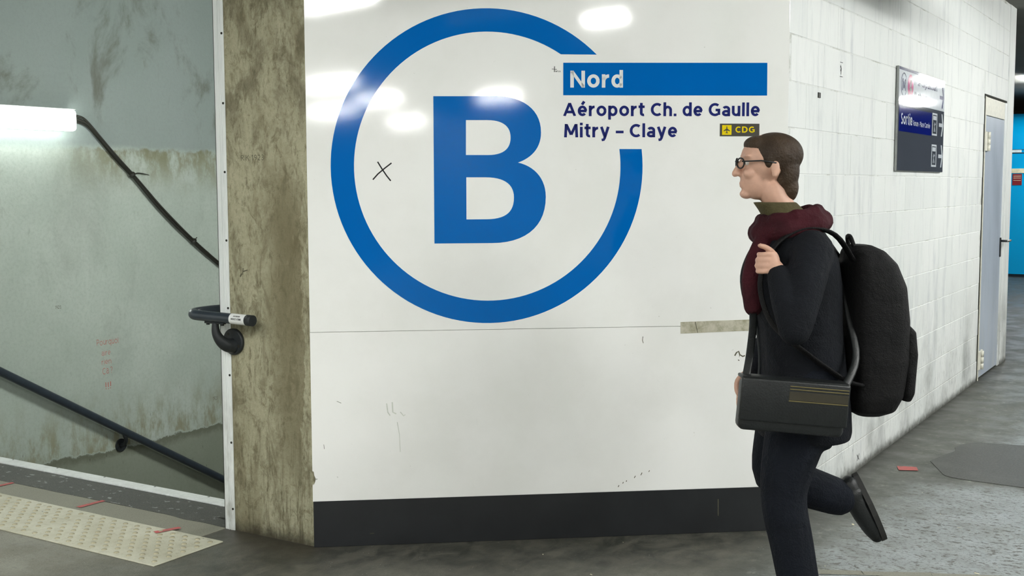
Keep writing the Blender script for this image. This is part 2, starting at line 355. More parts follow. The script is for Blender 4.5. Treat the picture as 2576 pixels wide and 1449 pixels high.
# ---------------------------------------------------------------- geometry helpers
class MB:
    """collects shapes, builds ONE mesh object"""
    def __init__(self): self.v = []; self.f = []; self.sm = []
    def add(self, vs, fs, smooth=False):
        o = len(self.v); self.v += [tuple(p) for p in vs]; self.f += [tuple(i + o for i in q) for q in fs]; self.sm += [smooth] * len(fs)
        return self
    def box(self, x0, x1, y0, y1, z0, z1, bev=0.0, seg=1):
        if bev <= 0:
            vs = [(x0, y0, z0), (x1, y0, z0), (x1, y1, z0), (x0, y1, z0), (x0, y0, z1), (x1, y0, z1), (x1, y1, z1), (x0, y1, z1)]
            return self.add(vs, [(0, 3, 2, 1), (4, 5, 6, 7), (0, 1, 5, 4), (1, 2, 6, 5), (2, 3, 7, 6), (3, 0, 4, 7)])
        bm = bmesh.new(); bmesh.ops.create_cube(bm, size=1.0)
        for q in bm.verts: q.co = Vector(((x0 + x1) / 2 + q.co.x * (x1 - x0), (y0 + y1) / 2 + q.co.y * (y1 - y0), (z0 + z1) / 2 + q.co.z * (z1 - z0)))
        bmesh.ops.bevel(bm, geom=bm.edges[:], offset=bev, segments=seg, affect='EDGES', profile=0.5)
        return self.frombm(bm, seg > 1)
    def frombm(self, bm, smooth=False):
        bm.verts.index_update()
        self.add([q.co[:] for q in bm.verts], [[q.index for q in f.verts] for f in bm.faces], smooth); bm.free(); return self
    def ball(self, c, r, seg=16, rings=10):
        if not hasattr(r, '__len__'): r = (r, r, r)
        bm = bmesh.new(); bmesh.ops.create_uvsphere(bm, u_segments=seg, v_segments=rings, radius=1)
        for q in bm.verts: q.co = Vector((c[0] + q.co.x * r[0], c[1] + q.co.y * r[1], c[2] + q.co.z * r[2]))
        return self.frombm(bm, True)
    def tube(self, pts, rad, seg=12, cap=True, smooth=True, flat=1.0, dome=False):
        pts = [Vector(p) for p in pts]; n = len(pts)
        rs = rad if hasattr(rad, '__len__') else [rad] * n
        rings = []; up = None
        tl = []
        for i in range(n):
            tl.append((pts[min(i + 1, n - 1)] - pts[max(i - 1, 0)]).normalized())
        P = list(zip(pts, rs, tl))
        if dome:
            def cap_pts(p, r, t, s):
                return [(p + t * (s * r * math.sin(a)), r * math.cos(a), t) for a in (0.45, 0.9, 1.25, 1.5)]
            P = [q for q in reversed(cap_pts(*P[0], -1))] + P + cap_pts(*P[-1], 1)
        vs = []; fs = []
        for i, (p, r, t) in enumerate(P):
            if up is None:
                a = Vector((0, 0, 1)) if abs(t.z) < 0.9 else Vector((1, 0, 0)); up = (a - t * a.dot(t)).normalized()
            else: up = (up - t * up.dot(t)).normalized()
            sd = t.cross(up)
            for k in range(seg):
                an = 2 * math.pi * k / seg
                vs.append(p + up * (r * math.cos(an) * flat) + sd * (r * math.sin(an)))
        m = len(P)
        for i in range(m - 1):
            for k in range(seg):
                k2 = (k + 1) % seg
                fs.append((i * seg + k, i * seg + k2, (i + 1) * seg + k2, (i + 1) * seg + k))
        self.add(vs, fs, smooth)
        if cap:
            o = len(self.v) - len(vs)
            self.f += [tuple(o + k for k in reversed(range(seg))), tuple(o + (m - 1) * seg + k for k in range(seg))]; self.sm += [False, False]
        return self
    def loft(self, secs, seg=28, power=2.0):
        """secs: (centre, rx, ry) horizontal (super)ellipses stacked along z"""
        vs = []; fs = []
        for c, rx, ry in secs:
            for k in range(seg):
                a = 2 * math.pi * k / seg; ca, sa = math.cos(a), math.sin(a)
                e = 2.0 / power
                vs.append((c[0] + rx * math.copysign(abs(ca) ** e, ca), c[1] + ry * math.copysign(abs(sa) ** e, sa), c[2]))
        n = len(secs)
        for i in range(n - 1):
            for k in range(seg):
                k2 = (k + 1) % seg; fs.append((i * seg + k, i * seg + k2, (i + 1) * seg + k2, (i + 1) * seg + k))
        fs.append(tuple(reversed(range(seg)))); fs.append(tuple((n - 1) * seg + k for k in range(seg)))
        return self.add(vs, fs, True)
    def prism(self, outline, y0, y1, holes=()):
        """polygon in (x,z) extruded from y0 (front) to y1, triangle-filled with holes"""
        bm = bmesh.new(); loops = []
        es = []
        for lp in (outline, *holes):
            vs = [bm.verts.new((p[0], y0, p[1])) for p in lp]; loops.append(vs)
            es += [bm.edges.new((vs[i], vs[(i + 1) % len(vs)])) for i in range(len(vs))]
        bmesh.ops.triangle_fill(bm, use_beauty=True, edges=es, use_dissolve=False)
        fs = list(bm.faces)
        for f in fs:
            f.normal_update()
            if f.normal.y > 0: f.normal_flip()
        if abs(y1 - y0) > 1e-6:
            back = {}
            for lp in loops:
                for q in lp: back[q] = bm.verts.new((q.co.x, y1, q.co.z))
            for lp in loops:
                for i in range(len(lp)):
                    a, b = lp[i], lp[(i + 1) % len(lp)]
                    bm.faces.new((a, b, back[b], back[a]))
            bmesh.ops.recalc_face_normals(bm, faces=bm.faces[:])
        return self.frombm(bm)
    def mesh(self, name):
        me = bpy.data.meshes.new(name); me.from_pydata(self.v, [], self.f); me.polygons.foreach_set('use_smooth', self.sm); me.update(); return me
    def build(self, name, mat, parent=None, mw=None):
        return link(name, self.mesh(name), mat, parent, mw)

def link(name, me, mat, parent=None, mw=None):
    if mat is not None and len(me.materials) == 0: me.materials.append(mat)
    o = bpy.data.objects.new(name, me); C.objects.link(o)
    if parent is not None: o.parent = parent
    if mw is not None:
        if parent is None: o.matrix_world = mw
        else: o.matrix_local = mw
    return o
def tag(o, label, cat=None, group=None, kind=None):
    o['label'] = label
    if cat: o['category'] = cat
    if group: o['group'] = group
    if kind: o['kind'] = kind
    return o
def empty(name, mw=None):
    o = bpy.data.objects.new(name, None); C.objects.link(o); o.empty_display_size = 0.1
    if mw is not None: o.matrix_world = mw
    return o
def frame(org, xa, za=(0, 0, 1)):
    xa = Vector(xa).normalized(); za = Vector(za).normalized(); ya = za.cross(xa)
    return Matrix(((xa.x, ya.x, za.x, org[0]), (xa.y, ya.y, za.y, org[1]), (xa.z, ya.z, za.z, org[2]), (0, 0, 0, 1)))
def box(name, x0, x1, y0, y1, z0, z1, mat, parent=None, mw=None, bev=0.0, seg=1):
    return MB().box(x0, x1, y0, y1, z0, z1, bev, seg).build(name, mat, parent, mw)
def catmull(pts, n=6):
    P = [Vector(p) for p in pts]; out = []
    for i in range(len(P) - 1):
        a, b, c, d = P[max(i - 1, 0)], P[i], P[i + 1], P[min(i + 2, len(P) - 1)]
        for k in range(n):
            t = k / n
            out.append(0.5 * ((2 * b) + (c - a) * t + (2 * a - 5 * b + 4 * c - d) * t * t + (3 * b - a - 3 * c + d) * t ** 3))
    out.append(P[-1]); return out
def stroke(mb, pts, wd, y=-0.0006):
    """a pen line in the (x,z) plane of a wall frame, as a thin flat ribbon"""
    pts = [Vector((p[0], p[1])) for p in pts]; n = len(pts); L = []; Rr = []
    for i in range(n):
        t = (pts[min(i + 1, n - 1)] - pts[max(i - 1, 0)])
        t = t.normalized() if t.length > 1e-9 else Vector((1, 0)); nn = Vector((-t.y, t.x)) * wd / 2
        L.append(pts[i] + nn); Rr.append(pts[i] - nn)
    vs = [(p.x, y, p.y) for p in L] + [(p.x, y, p.y) for p in Rr]
    mb.add(vs, [(i, n + i, n + i + 1, i + 1) for i in range(n - 1)])
    return mb
def text_mesh(txt, bold=0.0):
    cu = bpy.data.curves.new('txt', 'FONT'); cu.body = txt; cu.size = 1.0; cu.offset = bold; cu.resolution_u = 6
    ob = bpy.data.objects.new('txt', cu); C.objects.link(ob)
    dg = bpy.context.evaluated_depsgraph_get(); me = bpy.data.meshes.new_from_object(ob.evaluated_get(dg))
    bpy.data.objects.remove(ob); bpy.data.curves.remove(cu)
    return me
_cap = {}
def text(name, txt, x0, z0, width, cap, mat, parent, bold=0.02, y=-0.001, mw=None, depth=0.0006):
    """lettering standing on baseline z0 from x0, 'width' wide, capitals 'cap' high"""
    if bold not in _cap:
        m = text_mesh('H', bold); _cap[bold] = (min(v.co.y for v in m.vertices), max(v.co.y for v in m.vertices)); bpy.data.meshes.remove(m)
    lo, hi = _cap[bold]
    me = text_mesh(txt, bold)
    xs = [v.co.x for v in me.vertices]; a, b = min(xs), max(xs)
    sx = width / (b - a); sz = cap / (hi - lo)
    vs = [(x0 + (v.co.x - a) * sx, y, z0 + (v.co.y - lo) * sz) for v in me.vertices]
    fs = [tuple(reversed(p.vertices)) for p in me.polygons]
    bpy.data.meshes.remove(me)
    mb = MB().add(vs, fs)
    o = mb.build(name, mat, parent, mw)
    # orient the faces outwards (towards -y)
    me = o.data
    if len(me.polygons) and sum(p.normal.y * p.area for p in me.polygons) > 0: me.flip_normals()
    return o
def melt(mb, name, mat, voxel, smooth=4, parent=None, factor=0.5):
    """joins overlapping closed shapes into one continuous surface"""
    o = mb.build(name, mat)
    r = o.modifiers.new('r', 'REMESH'); r.mode = 'VOXEL'; r.voxel_size = voxel; r.use_smooth_shade = True
    if smooth:
        s = o.modifiers.new('s', 'SMOOTH'); s.factor = factor; s.iterations = smooth
    dg = bpy.context.evaluated_depsgraph_get()
    me = bpy.data.meshes.new_from_object(o.evaluated_get(dg))
    old = o.data; o.modifiers.clear(); o.data = me; bpy.data.meshes.remove(old)
    me.name = name
    if len(me.materials) == 0: me.materials.append(mat)
    me.polygons.foreach_set('use_smooth', [True] * len(me.polygons))
    if parent is not None: o.parent = parent
    return o
# ---------------------------------------------------------------- drawn letters (stroke alphabet, capitals 1 high)
def _ell(cx, cy, rx, ry, a0, a1, n=22):
    return [(cx + rx * math.cos(math.radians(a0 + (a1 - a0) * i / n)), cy + ry * math.sin(math.radians(a0 + (a1 - a0) * i / n))) for i in range(n + 1)]
def glyph(ch, t):
    h = t / 2; X = 0.79; A = 1.05
    if ch in 'éèê':
        wd, st = glyph('e', t); return wd, st + [[(wd * 0.5 - 0.03, 0.86), (wd * 0.5 + 0.13, 1.10)]]
    if ch == 'o': return 0.71, [_ell(0.355, X / 2, 0.355 - h, X / 2 - h, 0, 360, 36)]
    if ch == 'e': return 0.66, [_ell(0.33, X / 2, 0.33 - h, X / 2 - h, 0, 318, 32), [(h * 0.6, 0.385), (0.66 - h * 0.4, 0.385)]]
    if ch == 'c': return 0.58, [_ell(0.33, X / 2, 0.33 - h, X / 2 - h, 48, 312, 30)]
    if ch in 'dq':
        s = [_ell(0.33, X / 2, 0.33 - h, X / 2 - h, 30, 330, 30)]
        return 0.66, s + [[(0.66 - h, 0.0), (0.66 - h, A)] if ch == 'd' else [(0.66 - h, -0.26), (0.66 - h, X)]]
    if ch in 'pb':
        s = [_ell(0.33, X / 2, 0.33 - h, X / 2 - h, -150, 150, 30)]
        return 0.66, s + [[(h, -0.26), (h, X)] if ch == 'p' else [(h, 0), (h, A)]]
    if ch == 'g':
        return 0.66, [_ell(0.33, X / 2, 0.33 - h, X / 2 - h, 30, 330, 30), [(0.66 - h, X), (0.66 - h, -0.02)] + _ell(0.33, -0.02, 0.33 - h, 0.24 - h, 0, -140, 14)]
    if ch in 'hn': return 0.62, [[(h, 0), (h, A if ch == 'h' else X)], _ell(0.31, 0.46, 0.31 - h, X - 0.46 - h, 165, 0, 16) + [(0.62 - h, 0)]]
    if ch == 'm':
        r = 0.25
        return 0.98, [[(h, 0), (h, X)], _ell(h + r - h * 0.5, 0.48, r - h * 0.5, X - 0.48 - h, 165, 0, 14) + [(h + 2 * r - h, 0)],
                      _ell(h + 3 * r - 1.5 * h, 0.48, r - h * 0.5, X - 0.48 - h, 165, 0, 14) + [(h + 4 * r - 2 * h, 0)]]
    if ch == 'u': return 0.62, [[(0.62 - h, 0), (0.62 - h, X)], [(h, X)] + _ell(0.31, 0.33, 0.31 - h, 0.33 - h, 180, 345, 16)]
    if ch == 'r': return 0.42, [[(h, 0), (h, X)], _ell(0.40, 0.36, 0.40 - h, X - 0.36 - h, 165, 88, 10)]
    if ch == 't': return 0.44, [[(0.20, 1.0)] + [(0.20, 0.26)] + _ell(0.36, 0.24, 0.16, 0.24 - h, 180, 285, 10), [(0.0, X - h * 0.85), (0.44, X - h * 0.85)]]
    if ch == 'l': return t, [[(h, 0), (h, A)]]
    if ch == 'i': return t, [[(h, 0), (h, X)], [(h, 0.90), (h, 0.90 + t)]]
    if ch == 'a':
        return 0.60, [[(0.60 - h, 0), (0.60 - h, 0.52)] + _ell(0.30, 0.52, 0.30 - h, X - 0.52 - h, 0, 150, 16),
                      _ell(0.31, 0.235, 0.31 - h, 0.235 - h * 0.9, 55, 330, 24) + []]
    if ch == 'y': return 0.68, [[(h * 0.95, X), (0.36, 0.03)], [(0.68 - h * 0.95, X), (0.33, -0.05), (0.27, -0.17), (0.12, -0.20)]]
    if ch == 's': return 0.54, [_ell(0.27, X * 0.73, 0.25 - h, X * 0.27 - h * 0.85, 40, 265, 16) + _ell(0.27, X * 0.27, 0.27 - h, X * 0.27 - h * 0.85, 85, -145, 16)]
    if ch == 'A': return 0.90, [[(h * 0.85, 0), (0.45, 1.0)], [(0.90 - h * 0.85, 0), (0.45, 1.0)], [(0.2, 0.31), (0.70, 0.31)]]
    if ch == 'N': return 0.83, [[(h, 0), (h, 1)], [(0.83 - h, 0), (0.83 - h, 1)], [(h * 0.95, 0.98), (0.83 - h * 0.95, 0.02)]]
    if ch == 'M': return 1.00, [[(h, 0), (h + 0.05, 1)], [(1.0 - h, 0), (0.95 - h, 1)], [(h + 0.06, 0.98), (0.5, 0.20)], [(0.94 - h, 0.98), (0.5, 0.20)]]
    if ch == 'C': return 0.78, [_ell(0.46, 0.5, 0.46 - h, 0.5 - h, 50, 310, 34)]
    if ch == 'G': return 0.84, [_ell(0.46, 0.5, 0.46 - h, 0.5 - h, 50, 305, 34), [(0.50, 0.47), (0.84, 0.47)], [(0.84 - h, 0.47), (0.84 - h, 0.10)]]
    if ch == 'D': return 0.80, [[(h, 0), (h, 1)], [(h, 1 - h), (0.34, 1 - h)] + _ell(0.34, 0.5, 0.46 - h, 0.5 - h, 90, -90, 22) + [(h, h)]]
    if ch == 'S': return 0.62, [_ell(0.31, 0.735, 0.29 - h, 0.265 - h * 0.85, 40, 262, 18) + _ell(0.31, 0.265, 0.31 - h, 0.265 - h * 0.85, 85, -148, 18)]
    if ch == 'F': return 0.55, [[(h, 0), (h, 1)], [(h, 1 - h), (0.55, 1 - h)], [(h, 0.5), (0.50, 0.5)]]
    if ch == 'E': return 0.57, [[(h, 0), (h, 1)], [(h, 1 - h), (0.57, 1 - h)], [(h, 0.5), (0.52, 0.5)], [(h, h), (0.57, h)]]
    if ch == 'B': return 0.64, [[(h, 0), (h, 1)], [(h, 1 - h), (0.36, 1 - h)] + _ell(0.36, 0.75, 0.22 - h * .7, 0.25 - h, 90, -90, 12) + _ell(0.36, 0.25 + h / 2, 0.28 - h, 0.25 - h / 2, 90, -90, 12) + [(h, h * 0.4)]]
    if ch == 'L': return 0.52, [[(h, 0), (h, 1)], [(h, h), (0.52, h)]]
    if ch == 'T': return 0.66, [[(0.33, 0), (0.33, 1)], [(0, 1 - h), (0.66, 1 - h)]]
    if ch == 'O': return 0.86, [_ell(0.43, 0.5, 0.43 - h, 0.5 - h, 0, 360, 36)]
    if ch == 'P': return 0.62, [[(h, 0), (h, 1)], [(h, 1 - h), (0.33, 1 - h)] + _ell(0.33, 0.70, 0.29 - h, 0.30 - h, 90, -90, 16) + [(h, 0.40 + h)]]
    if ch == 'R': return 0.66, [[(h, 0), (h, 1)], [(h, 1 - h), (0.33, 1 - h)] + _ell(0.33, 0.72, 0.29 - h, 0.28 - h, 90, -90, 16) + [(h, 0.44 + h)], [(0.30, 0.5), (0.66 - h * 0.8, 0)]]
    if ch == 'I': return t, [[(h, 0), (h, 1)]]
    if ch == 'K': return 0.66, [[(h, 0), (h, 1)], [(0.62 - h, 1), (h, 0.42)], [(0.25, 0.55), (0.64 - h * .5, 0)]]
    if ch == 'U': return 0.76, [[(h, 1)] + _ell(0.38, 0.38, 0.38 - h, 0.38 - h, 180, 360, 18) + [(0.76 - h, 1)]]
    if ch == '4': return 0.68, [[(0.46, 0), (0.46, 1)], [(0.46, 0.98), (0.05, 0.30)], [(0.02, 0.27), (0.68, 0.27)]]
    if ch == '1': return 0.40, [[(0.28, 0), (0.28, 1)], [(0.28, 0.98), (0.06, 0.78)]]
    if ch == '9': return 0.60, [_ell(0.30, 0.70, 0.30 - h, 0.30 - h, 0, 360, 26), [(0.60 - h, 0.70), (0.56 - h, 0.35), (0.28, 0.0)]]
    if ch == '2': return 0.60, [_ell(0.30, 0.70, 0.30 - h, 0.30 - h, 160, -35, 16) + [(h, h)], [(0, h), (0.60, h)]]
    if ch == '3': return 0.58, [_ell(0.28, 0.75, 0.27 - h, 0.25 - h, 140, -90, 16), _ell(0.28, 0.26, 0.30 - h, 0.26 - h * .5, 90, -140, 18)]
    if ch == '–': return 0.56, [[(0, 0.40), (0.56, 0.40)]]
    if ch == '.': return t, [[(h, 0), (h, t)]]
    if ch == '•': return 0.26, [[(0.03, 0.38), (0.23, 0.38)], [(0.13, 0.28), (0.13, 0.48)]]
    if ch == '!': return t, [[(h, 0), (h, 0.12)], [(h, 0.3), (h, 1)]]
    if ch == '?': return 0.5, [_ell(0.25, 0.74, 0.25 - h, 0.26 - h, 170, -60, 14) + [(0.25, 0.28)], [(0.25, 0), (0.25, 0.12)]]
    return 0.30, []
def letters(name, txt, x0, z0, width, cap, mat, parent, t=0.185, y=-0.0008, gap=0.125, mw=None, jitter=0.0, slope=0.0, join=False):
    strokes = []; x = 0.0; word = 0
    for ch in txt:
        if ch == ' ' and not join: word += 1
        wd, st = glyph(ch, t)
        jy = random.uniform(-jitter, jitter)
        for s in st: strokes.append((word, ch, [(p[0] + x + random.uniform(-jitter, jitter) * .5, p[1] + jy) for p in s]))
        x += wd + (gap if ch != ' ' else 0.02)
    total = x - gap; sx = width / total; sz = cap
    o = None
    for wd_ in range(word + 1):
        tmp = MB()
        for k, ch, s in strokes:
            if k != wd_: continue
            one = MB(); stroke(one, s, t, y)
            if ch in 'ANM': one.v = [(a, b, min(1.0, max(0.0, c))) for a, b, c in one.v]
            tmp.add(one.v, one.f)
        if not tmp.v: continue
        tmp.v = [(x0 + a * sx, b, z0 + c * sz + a * sx * slope) for a, b, c in tmp.v]
        o = tmp.build(name, mat, parent, mw)
        fl = [p.index for p in o.data.polygons if p.normal.y > 0]
        if fl:
            bm = bmesh.new(); bm.from_mesh(o.data); bm.faces.ensure_lookup_table()
            for i in fl: bm.faces[i].normal_flip()
            bm.to_mesh(o.data); bm.free()
    return o
# ================================================================ THE SETTING
CEIL = 3.15
PANEL = frame((-3.4415, 3.8825, 0), (0.7853, 0.6191, 0))
BLOCK = frame((-1.771, 0, 0), (0, 1, 0))
PILLAR = frame((0, 3.893, 0), (1, 0, 0))
STAIR = frame((-7.5, 0, 0), (0, 1, 0))

# floor: one slab with the stair opening left out, seen from above as an outline
def slab(name, outline, z0, z1, mat, parent=None):
    n = len(outline)
    vs = [(p[0], p[1], z1) for p in outline] + [(p[0], p[1], z0) for p in outline]
    fs = [tuple(range(n)), tuple(reversed(range(n, 2 * n)))] + [(i, n + i, n + (i + 1) % n, (i + 1) % n) for i in range(n)]
    return MB().add(vs, fs).build(name, mat, parent)
floor = slab('floor', [(-7.5, -18), (12, -18), (12, 27), (-12, 27), (-12, 11.6), (-3.9, 11.6), (-3.9, 4.235), (-7.5, 4.235)], -0.2, 0, M['floor'])
tag(floor, 'worn grey concrete floor with dark soot and pale walked area', kind='structure')
slab('landing_band', [(-7.4, 3.727), (-3.99, 3.727), (-3.99, 3.905), (-7.4, 3.905)], 0, 0.0012, M['landing'], floor)
sb = [(-7.4, 4.151), (-7.4, 3.905)]
for i in range(24): sb.append((-7.4 + 3.41 * (i + 1) / 24, 3.905 + random.uniform(-0.004, 0.006) - (0.0 if i < 21 else 0.01)))
sb += [(-3.987, 4.151)]
slab('asphalt_strip', sb, 0, 0.002, M['strip'], floor)
pt = [(-1.47, 6.98), (-1.44, 7.15), (-1.40, 7.32), (-1.42, 7.45), (-1.36, 7.60), (-1.22, 7.66), (-0.6, 7.74), (0.4, 7.70), (0.5, 6.6), (-0.5, 6.58), (-0.95, 6.61), (-1.28, 6.64), (-1.36, 6.74)]
slab('repair_patch', list(reversed([tuple(p[:2]) for p in catmull([(a, b, 0) for a, b in pt], 4)])), 0, 0.0025, M['patch'], floor)
slab('repair_patch', [(-1.42, 4.62), (-1.0, 4.10), (0.2, 4.4), (0.4, 5.45), (-0.30, 5.17), (-0.72, 4.99), (-1.0, 4.86), (-1.24, 4.745)], 0, 0.0025, M['patch'], floor)
cw = MB(); cpts = [(-1.46, 4.66), (-1.25, 4.765), (-1.0, 4.88), (-0.72, 5.01), (-0.30, 5.19), (0.4, 5.47)]
for i in range(5):
    (a, b), (c, d) = cpts[i], cpts[i + 1]; cw.add([(a, b, .002), (c, d, .002), (c - .025, d + .05 + .01 * (i % 2), .002), (a - .025, b + .04 + .012 * ((i + 1) % 2), .002)], [(0, 1, 2, 3)])
cw.build('worn_cream_line', M['landing'], floor)
# crack at the pillar foot
cr = MB(); cp = [(-4.16, 3.99), (-4.13, 4.0), (-4.10, 3.995), (-4.06, 4.03), (-4.02, 4.05), (-3.99, 4.07)]
for i in range(len(cp) - 1):
    (a, b), (c, d) = cp[i], cp[i + 1]; wd = 0.004 + 0.004 * i
    cr.add([(a, b - wd, 0.0032), (c, d - wd - .004, 0.0032), (c, d + wd + .004, 0.0032), (a, b + wd, 0.0032)], [(0, 1, 2, 3)])
cr.build('crack', M['gap'], floor)
for (x0, y0, x1, y1, wd) in ((-4.885, 3.765, -4.875, 3.915, 0.034), (-4.205, 3.655, -4.163, 3.77, 0.036), (-5.61, 3.76, -5.598, 3.905, 0.034), (-1.585, 6.70, -1.485, 6.735, 0.10)):
    d = Vector((x1 - x0, y1 - y0, 0)); n = Vector((-d.y, d.x, 0)).normalized() * wd / 2
    zz = 0.009 if x0 == -4.205 else 0.004
    q = [Vector((x0, y0, 0)) - n, Vector((x1, y1, 0)) - n * 0.8, Vector((x1, y1, 0)) + n * 0.9, Vector((x0, y0, 0)) + n]
    MB().add([(p.x, p.y, zz) for p in q], [(0, 1, 2, 3)]).build('paint_mark', M['red'], floor)
# loose litter specks on the dark floor
sp = MB()
for k in range(46):
    x, y = random.uniform(-2.6, 0.4), random.uniform(3.2, 7.2)
    r = random.uniform(0.003, 0.012); a = random.uniform(0, 3.1); ca, sa = math.cos(a), math.sin(a)
    sp.add([(x + ca * r - sa * r * .4, y + sa * r + ca * r * .4, 0.002), (x - ca * r - sa * r * .4, y - sa * r + ca * r * .4, 0.002), (x - ca * r + sa * r * .4, y - sa * r - ca * r * .4, 0.002), (x + ca * r + sa * r * .4, y + sa * r - ca * r * .4, 0.0035)], [(0, 1, 2, 3)])
o = sp.build('litter_specks', M['cream'], floor); o['kind'] = 'stuff'

# tactile warning slabs with their studs
bm_ = MB(); prof = [(0.0125, 0.0), (0.0115, 0.0028), (0.0088, 0.0044), (0.0, 0.0052)]
sv = []; sf = []
for r, z in prof[:-1]:
    for k in range(8): sv.append((r * math.cos(k * math.pi / 4), r * math.sin(k * math.pi / 4), z))
sv.append((0, 0, prof[-1][1]))
for i in range(2):
    for k in range(8): sf.append((i * 8 + k, i * 8 + (k + 1) % 8, i * 8 + 8 + (k + 1) % 8, i * 8 + 8 + k))
for k in range(8): sf.append((16 + k, 16 + (k + 1) % 8, 24))
stud_me = MB().add(sv, sf, True).mesh('stud'); stud_me.materials.append(plain('soiled_shaded_stud', lin(168, 162, 136), 0.5, 0.4, 0, 0.25, 60))  # stud colour darkened for their dirt and for the shadows around them
tl = ('cream studded warning slab nearest the concrete pillar', 'cream studded warning slab second from the pillar, cut by the left frame edge', 'cream studded warning slab third from the pillar')
for k in range(3):
    x1 = -3.84 - 0.882 * k; x0 = x1 - 0.880
    t_ = MB().box(x0, x1, 3.325, 3.727, 0.0, 0.006, 0.002).build('tactile_slab', M['tactile'])
    tag(t_, tl[k], 'paving', 'tactile warning slabs at the stair head')
    for i in range(22):
        for j in range(5):
            x = x0 + 0.04 + 0.04 * i; y = 3.325 + 0.04 + 0.08 * j + (0.04 if i % 2 else 0.0)
            if x > x1 - 0.025 or y > 3.71: continue
            link('stud', stud_me, None, t_, Matrix.Translation((x, y, 0.006)))

# stairs going down behind the white nosing
st = empty('stairs'); tag(st, 'concrete stairs going down behind the white nosing', kind='structure')
for k in range(16):
    box('step', -7.5, -3.985, 4.235 + 0.29 * k, 4.235 + 0.29 * (k + 1) + 0.02, -0.17 * (k + 2), -0.17 * (k + 1), M['step'], st)
box('landing', -7.5, -3.985, 4.235 + 0.29 * 16, 14, -3.2, -0.17 * 17, M['step'], st)
ns = MB().box(-7.5, -3.986, 4.151, 4.237, 0.0, 0.010, 0.003).build('trim_1', M['nosing']); tag(ns, 'white metal nosing strip on the top stair edge', kind='structure')
for k in range(9): MB().tube([(-4.05 - 0.4 * k, 4.225, 0.0095), (-4.05 - 0.4 * k, 4.225, 0.0112)], 0.006, 8).build('screw', M['screw'], ns)

# stairwell walls
wl = box('wall_left', -7.7, -7.5, 4.235, 14, -3.3, 3.75, M['stairwall']); tag(wl, 'stained green-grey plaster wall of the stairwell', kind='structure')
wl2 = box('wall_hall_left', -7.7, -7.5, -18, 4.235, -0.2, CEIL, M['hall']); tag(wl2, 'painted hall wall left of the camera, before the stairs', kind='structure')
wsr = box('wall_stair_right', -3.985, -3.80, 4.30, 14, -3.3, 3.75, M['stairwall']); tag(wsr, 'right plaster wall of the stairwell hidden behind the pillar', kind='structure')
wse = box('wall_stair_end', -7.7, -3.80, 14, 14.2, -3.3, 3.75, M['stairwall']); tag(wse, 'end wall at the foot of the stairs', kind='structure')

# pillar
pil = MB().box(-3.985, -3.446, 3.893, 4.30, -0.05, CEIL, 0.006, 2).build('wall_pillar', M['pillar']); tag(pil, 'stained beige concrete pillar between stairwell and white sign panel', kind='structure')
# white corner profile with a raised bead, and its screws
tr = MB().box(-3.992, -3.928, 3.887, 3.893, 0, CEIL, 0.0015).box(-3.992, -3.986, 3.887, 3.965, 0, CEIL, 0.0015).box(-3.965, -3.960, 3.885, 3.888, 0, CEIL).box(-3.948, -3.945, 3.885, 3.888, 0, CEIL).build('trim_2', M['trimw'])
tag(tr, 'white metal corner profile screwed to the pillar edge', kind='structure')
for z in (2.90, 2.597, 2.287, 1.975, 1.665, 1.354, 1.043, 0.732, 0.416, 0.102):
    MB().tube([(-3.9365, 3.8872, z), (-3.9365, 3.8848, z)], 0.0055, 10).build('screw', M['gap'], tr)
# pencil graffiti on the pillar
letters('graffiti', 'RIK 1923', -3.839, 1.716, 0.138, 0.024, M['pencil'], pil, 0.10, -0.0008, 0.22, PILLAR, 0.03)
g = MB(); stroke(g, [(-3.846, 1.20), (-3.842, 1.23)], 0.005); stroke(g, [(-3.842, 1.215), (-3.815, 1.222)], 0.005); stroke(g, [(-3.862, 1.19), (-3.852, 1.205)], 0.007)
g.build('scuff', M['pencil'], pil, PILLAR)

# carcass behind the sign panel
wf = box('wall_front', 0.006, 2.146, 0.021, 0.15, -0.05, CEIL, M['hall'], None, PANEL); tag(wf, 'wall carcass behind the white sign panel', kind='structure')

# ------------------------------------------------------------- block wall
wr = empty('wall_right'); tag(wr, 'white painted concrete block wall running back beside the sign panel', kind='structure')
mo = MB().box(5.20, 10.03, 0.0024, 0.19, -0.05, CEIL).box(10.03, 11.10, 0.0024, 0.19, 2.315, CEIL); mo.build('mortar_bed', M['mortar'], wr, BLOCK)
JZ = 2.283; HZ = 0.2115; LB = 0.4955
_bl = {}
def block_mesh(x0, x1, z0, z1):
    k = (round(x1 - x0, 3), round(z1 - z0, 3))
    if k not in _bl:
        w_, h_ = x1 - x0, z1 - z0
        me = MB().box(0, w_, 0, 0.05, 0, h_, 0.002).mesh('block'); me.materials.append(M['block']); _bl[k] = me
    return _bl[k]
for r in range(-11, 5):
    z0 = JZ + r * HZ; z1 = z0 + HZ
    z0c, z1c = max(z0, -0.02), min(z1, CEIL)
    if z1c - z0c < 0.03: continue
    off = 5.785 if r % 2 else 5.5135
    for k in range(-1, 12):
        a = off + k * LB; b = a + LB
        a, b = max(a, 5.196), min(b, 11.10)
        if z1c < 2.40: b = min(b, 10.03)
        elif z0c < 2.315 and b > 10.03:
            b = min(b, 10.03)
        if b - a < 0.06: continue
        g_ = 0.0024
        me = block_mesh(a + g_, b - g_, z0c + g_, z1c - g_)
        link('block', me, None, wr, BLOCK @ Matrix.Translation((a + g_, random.uniform(-0.0006, 0.0006), z0c + g_)))
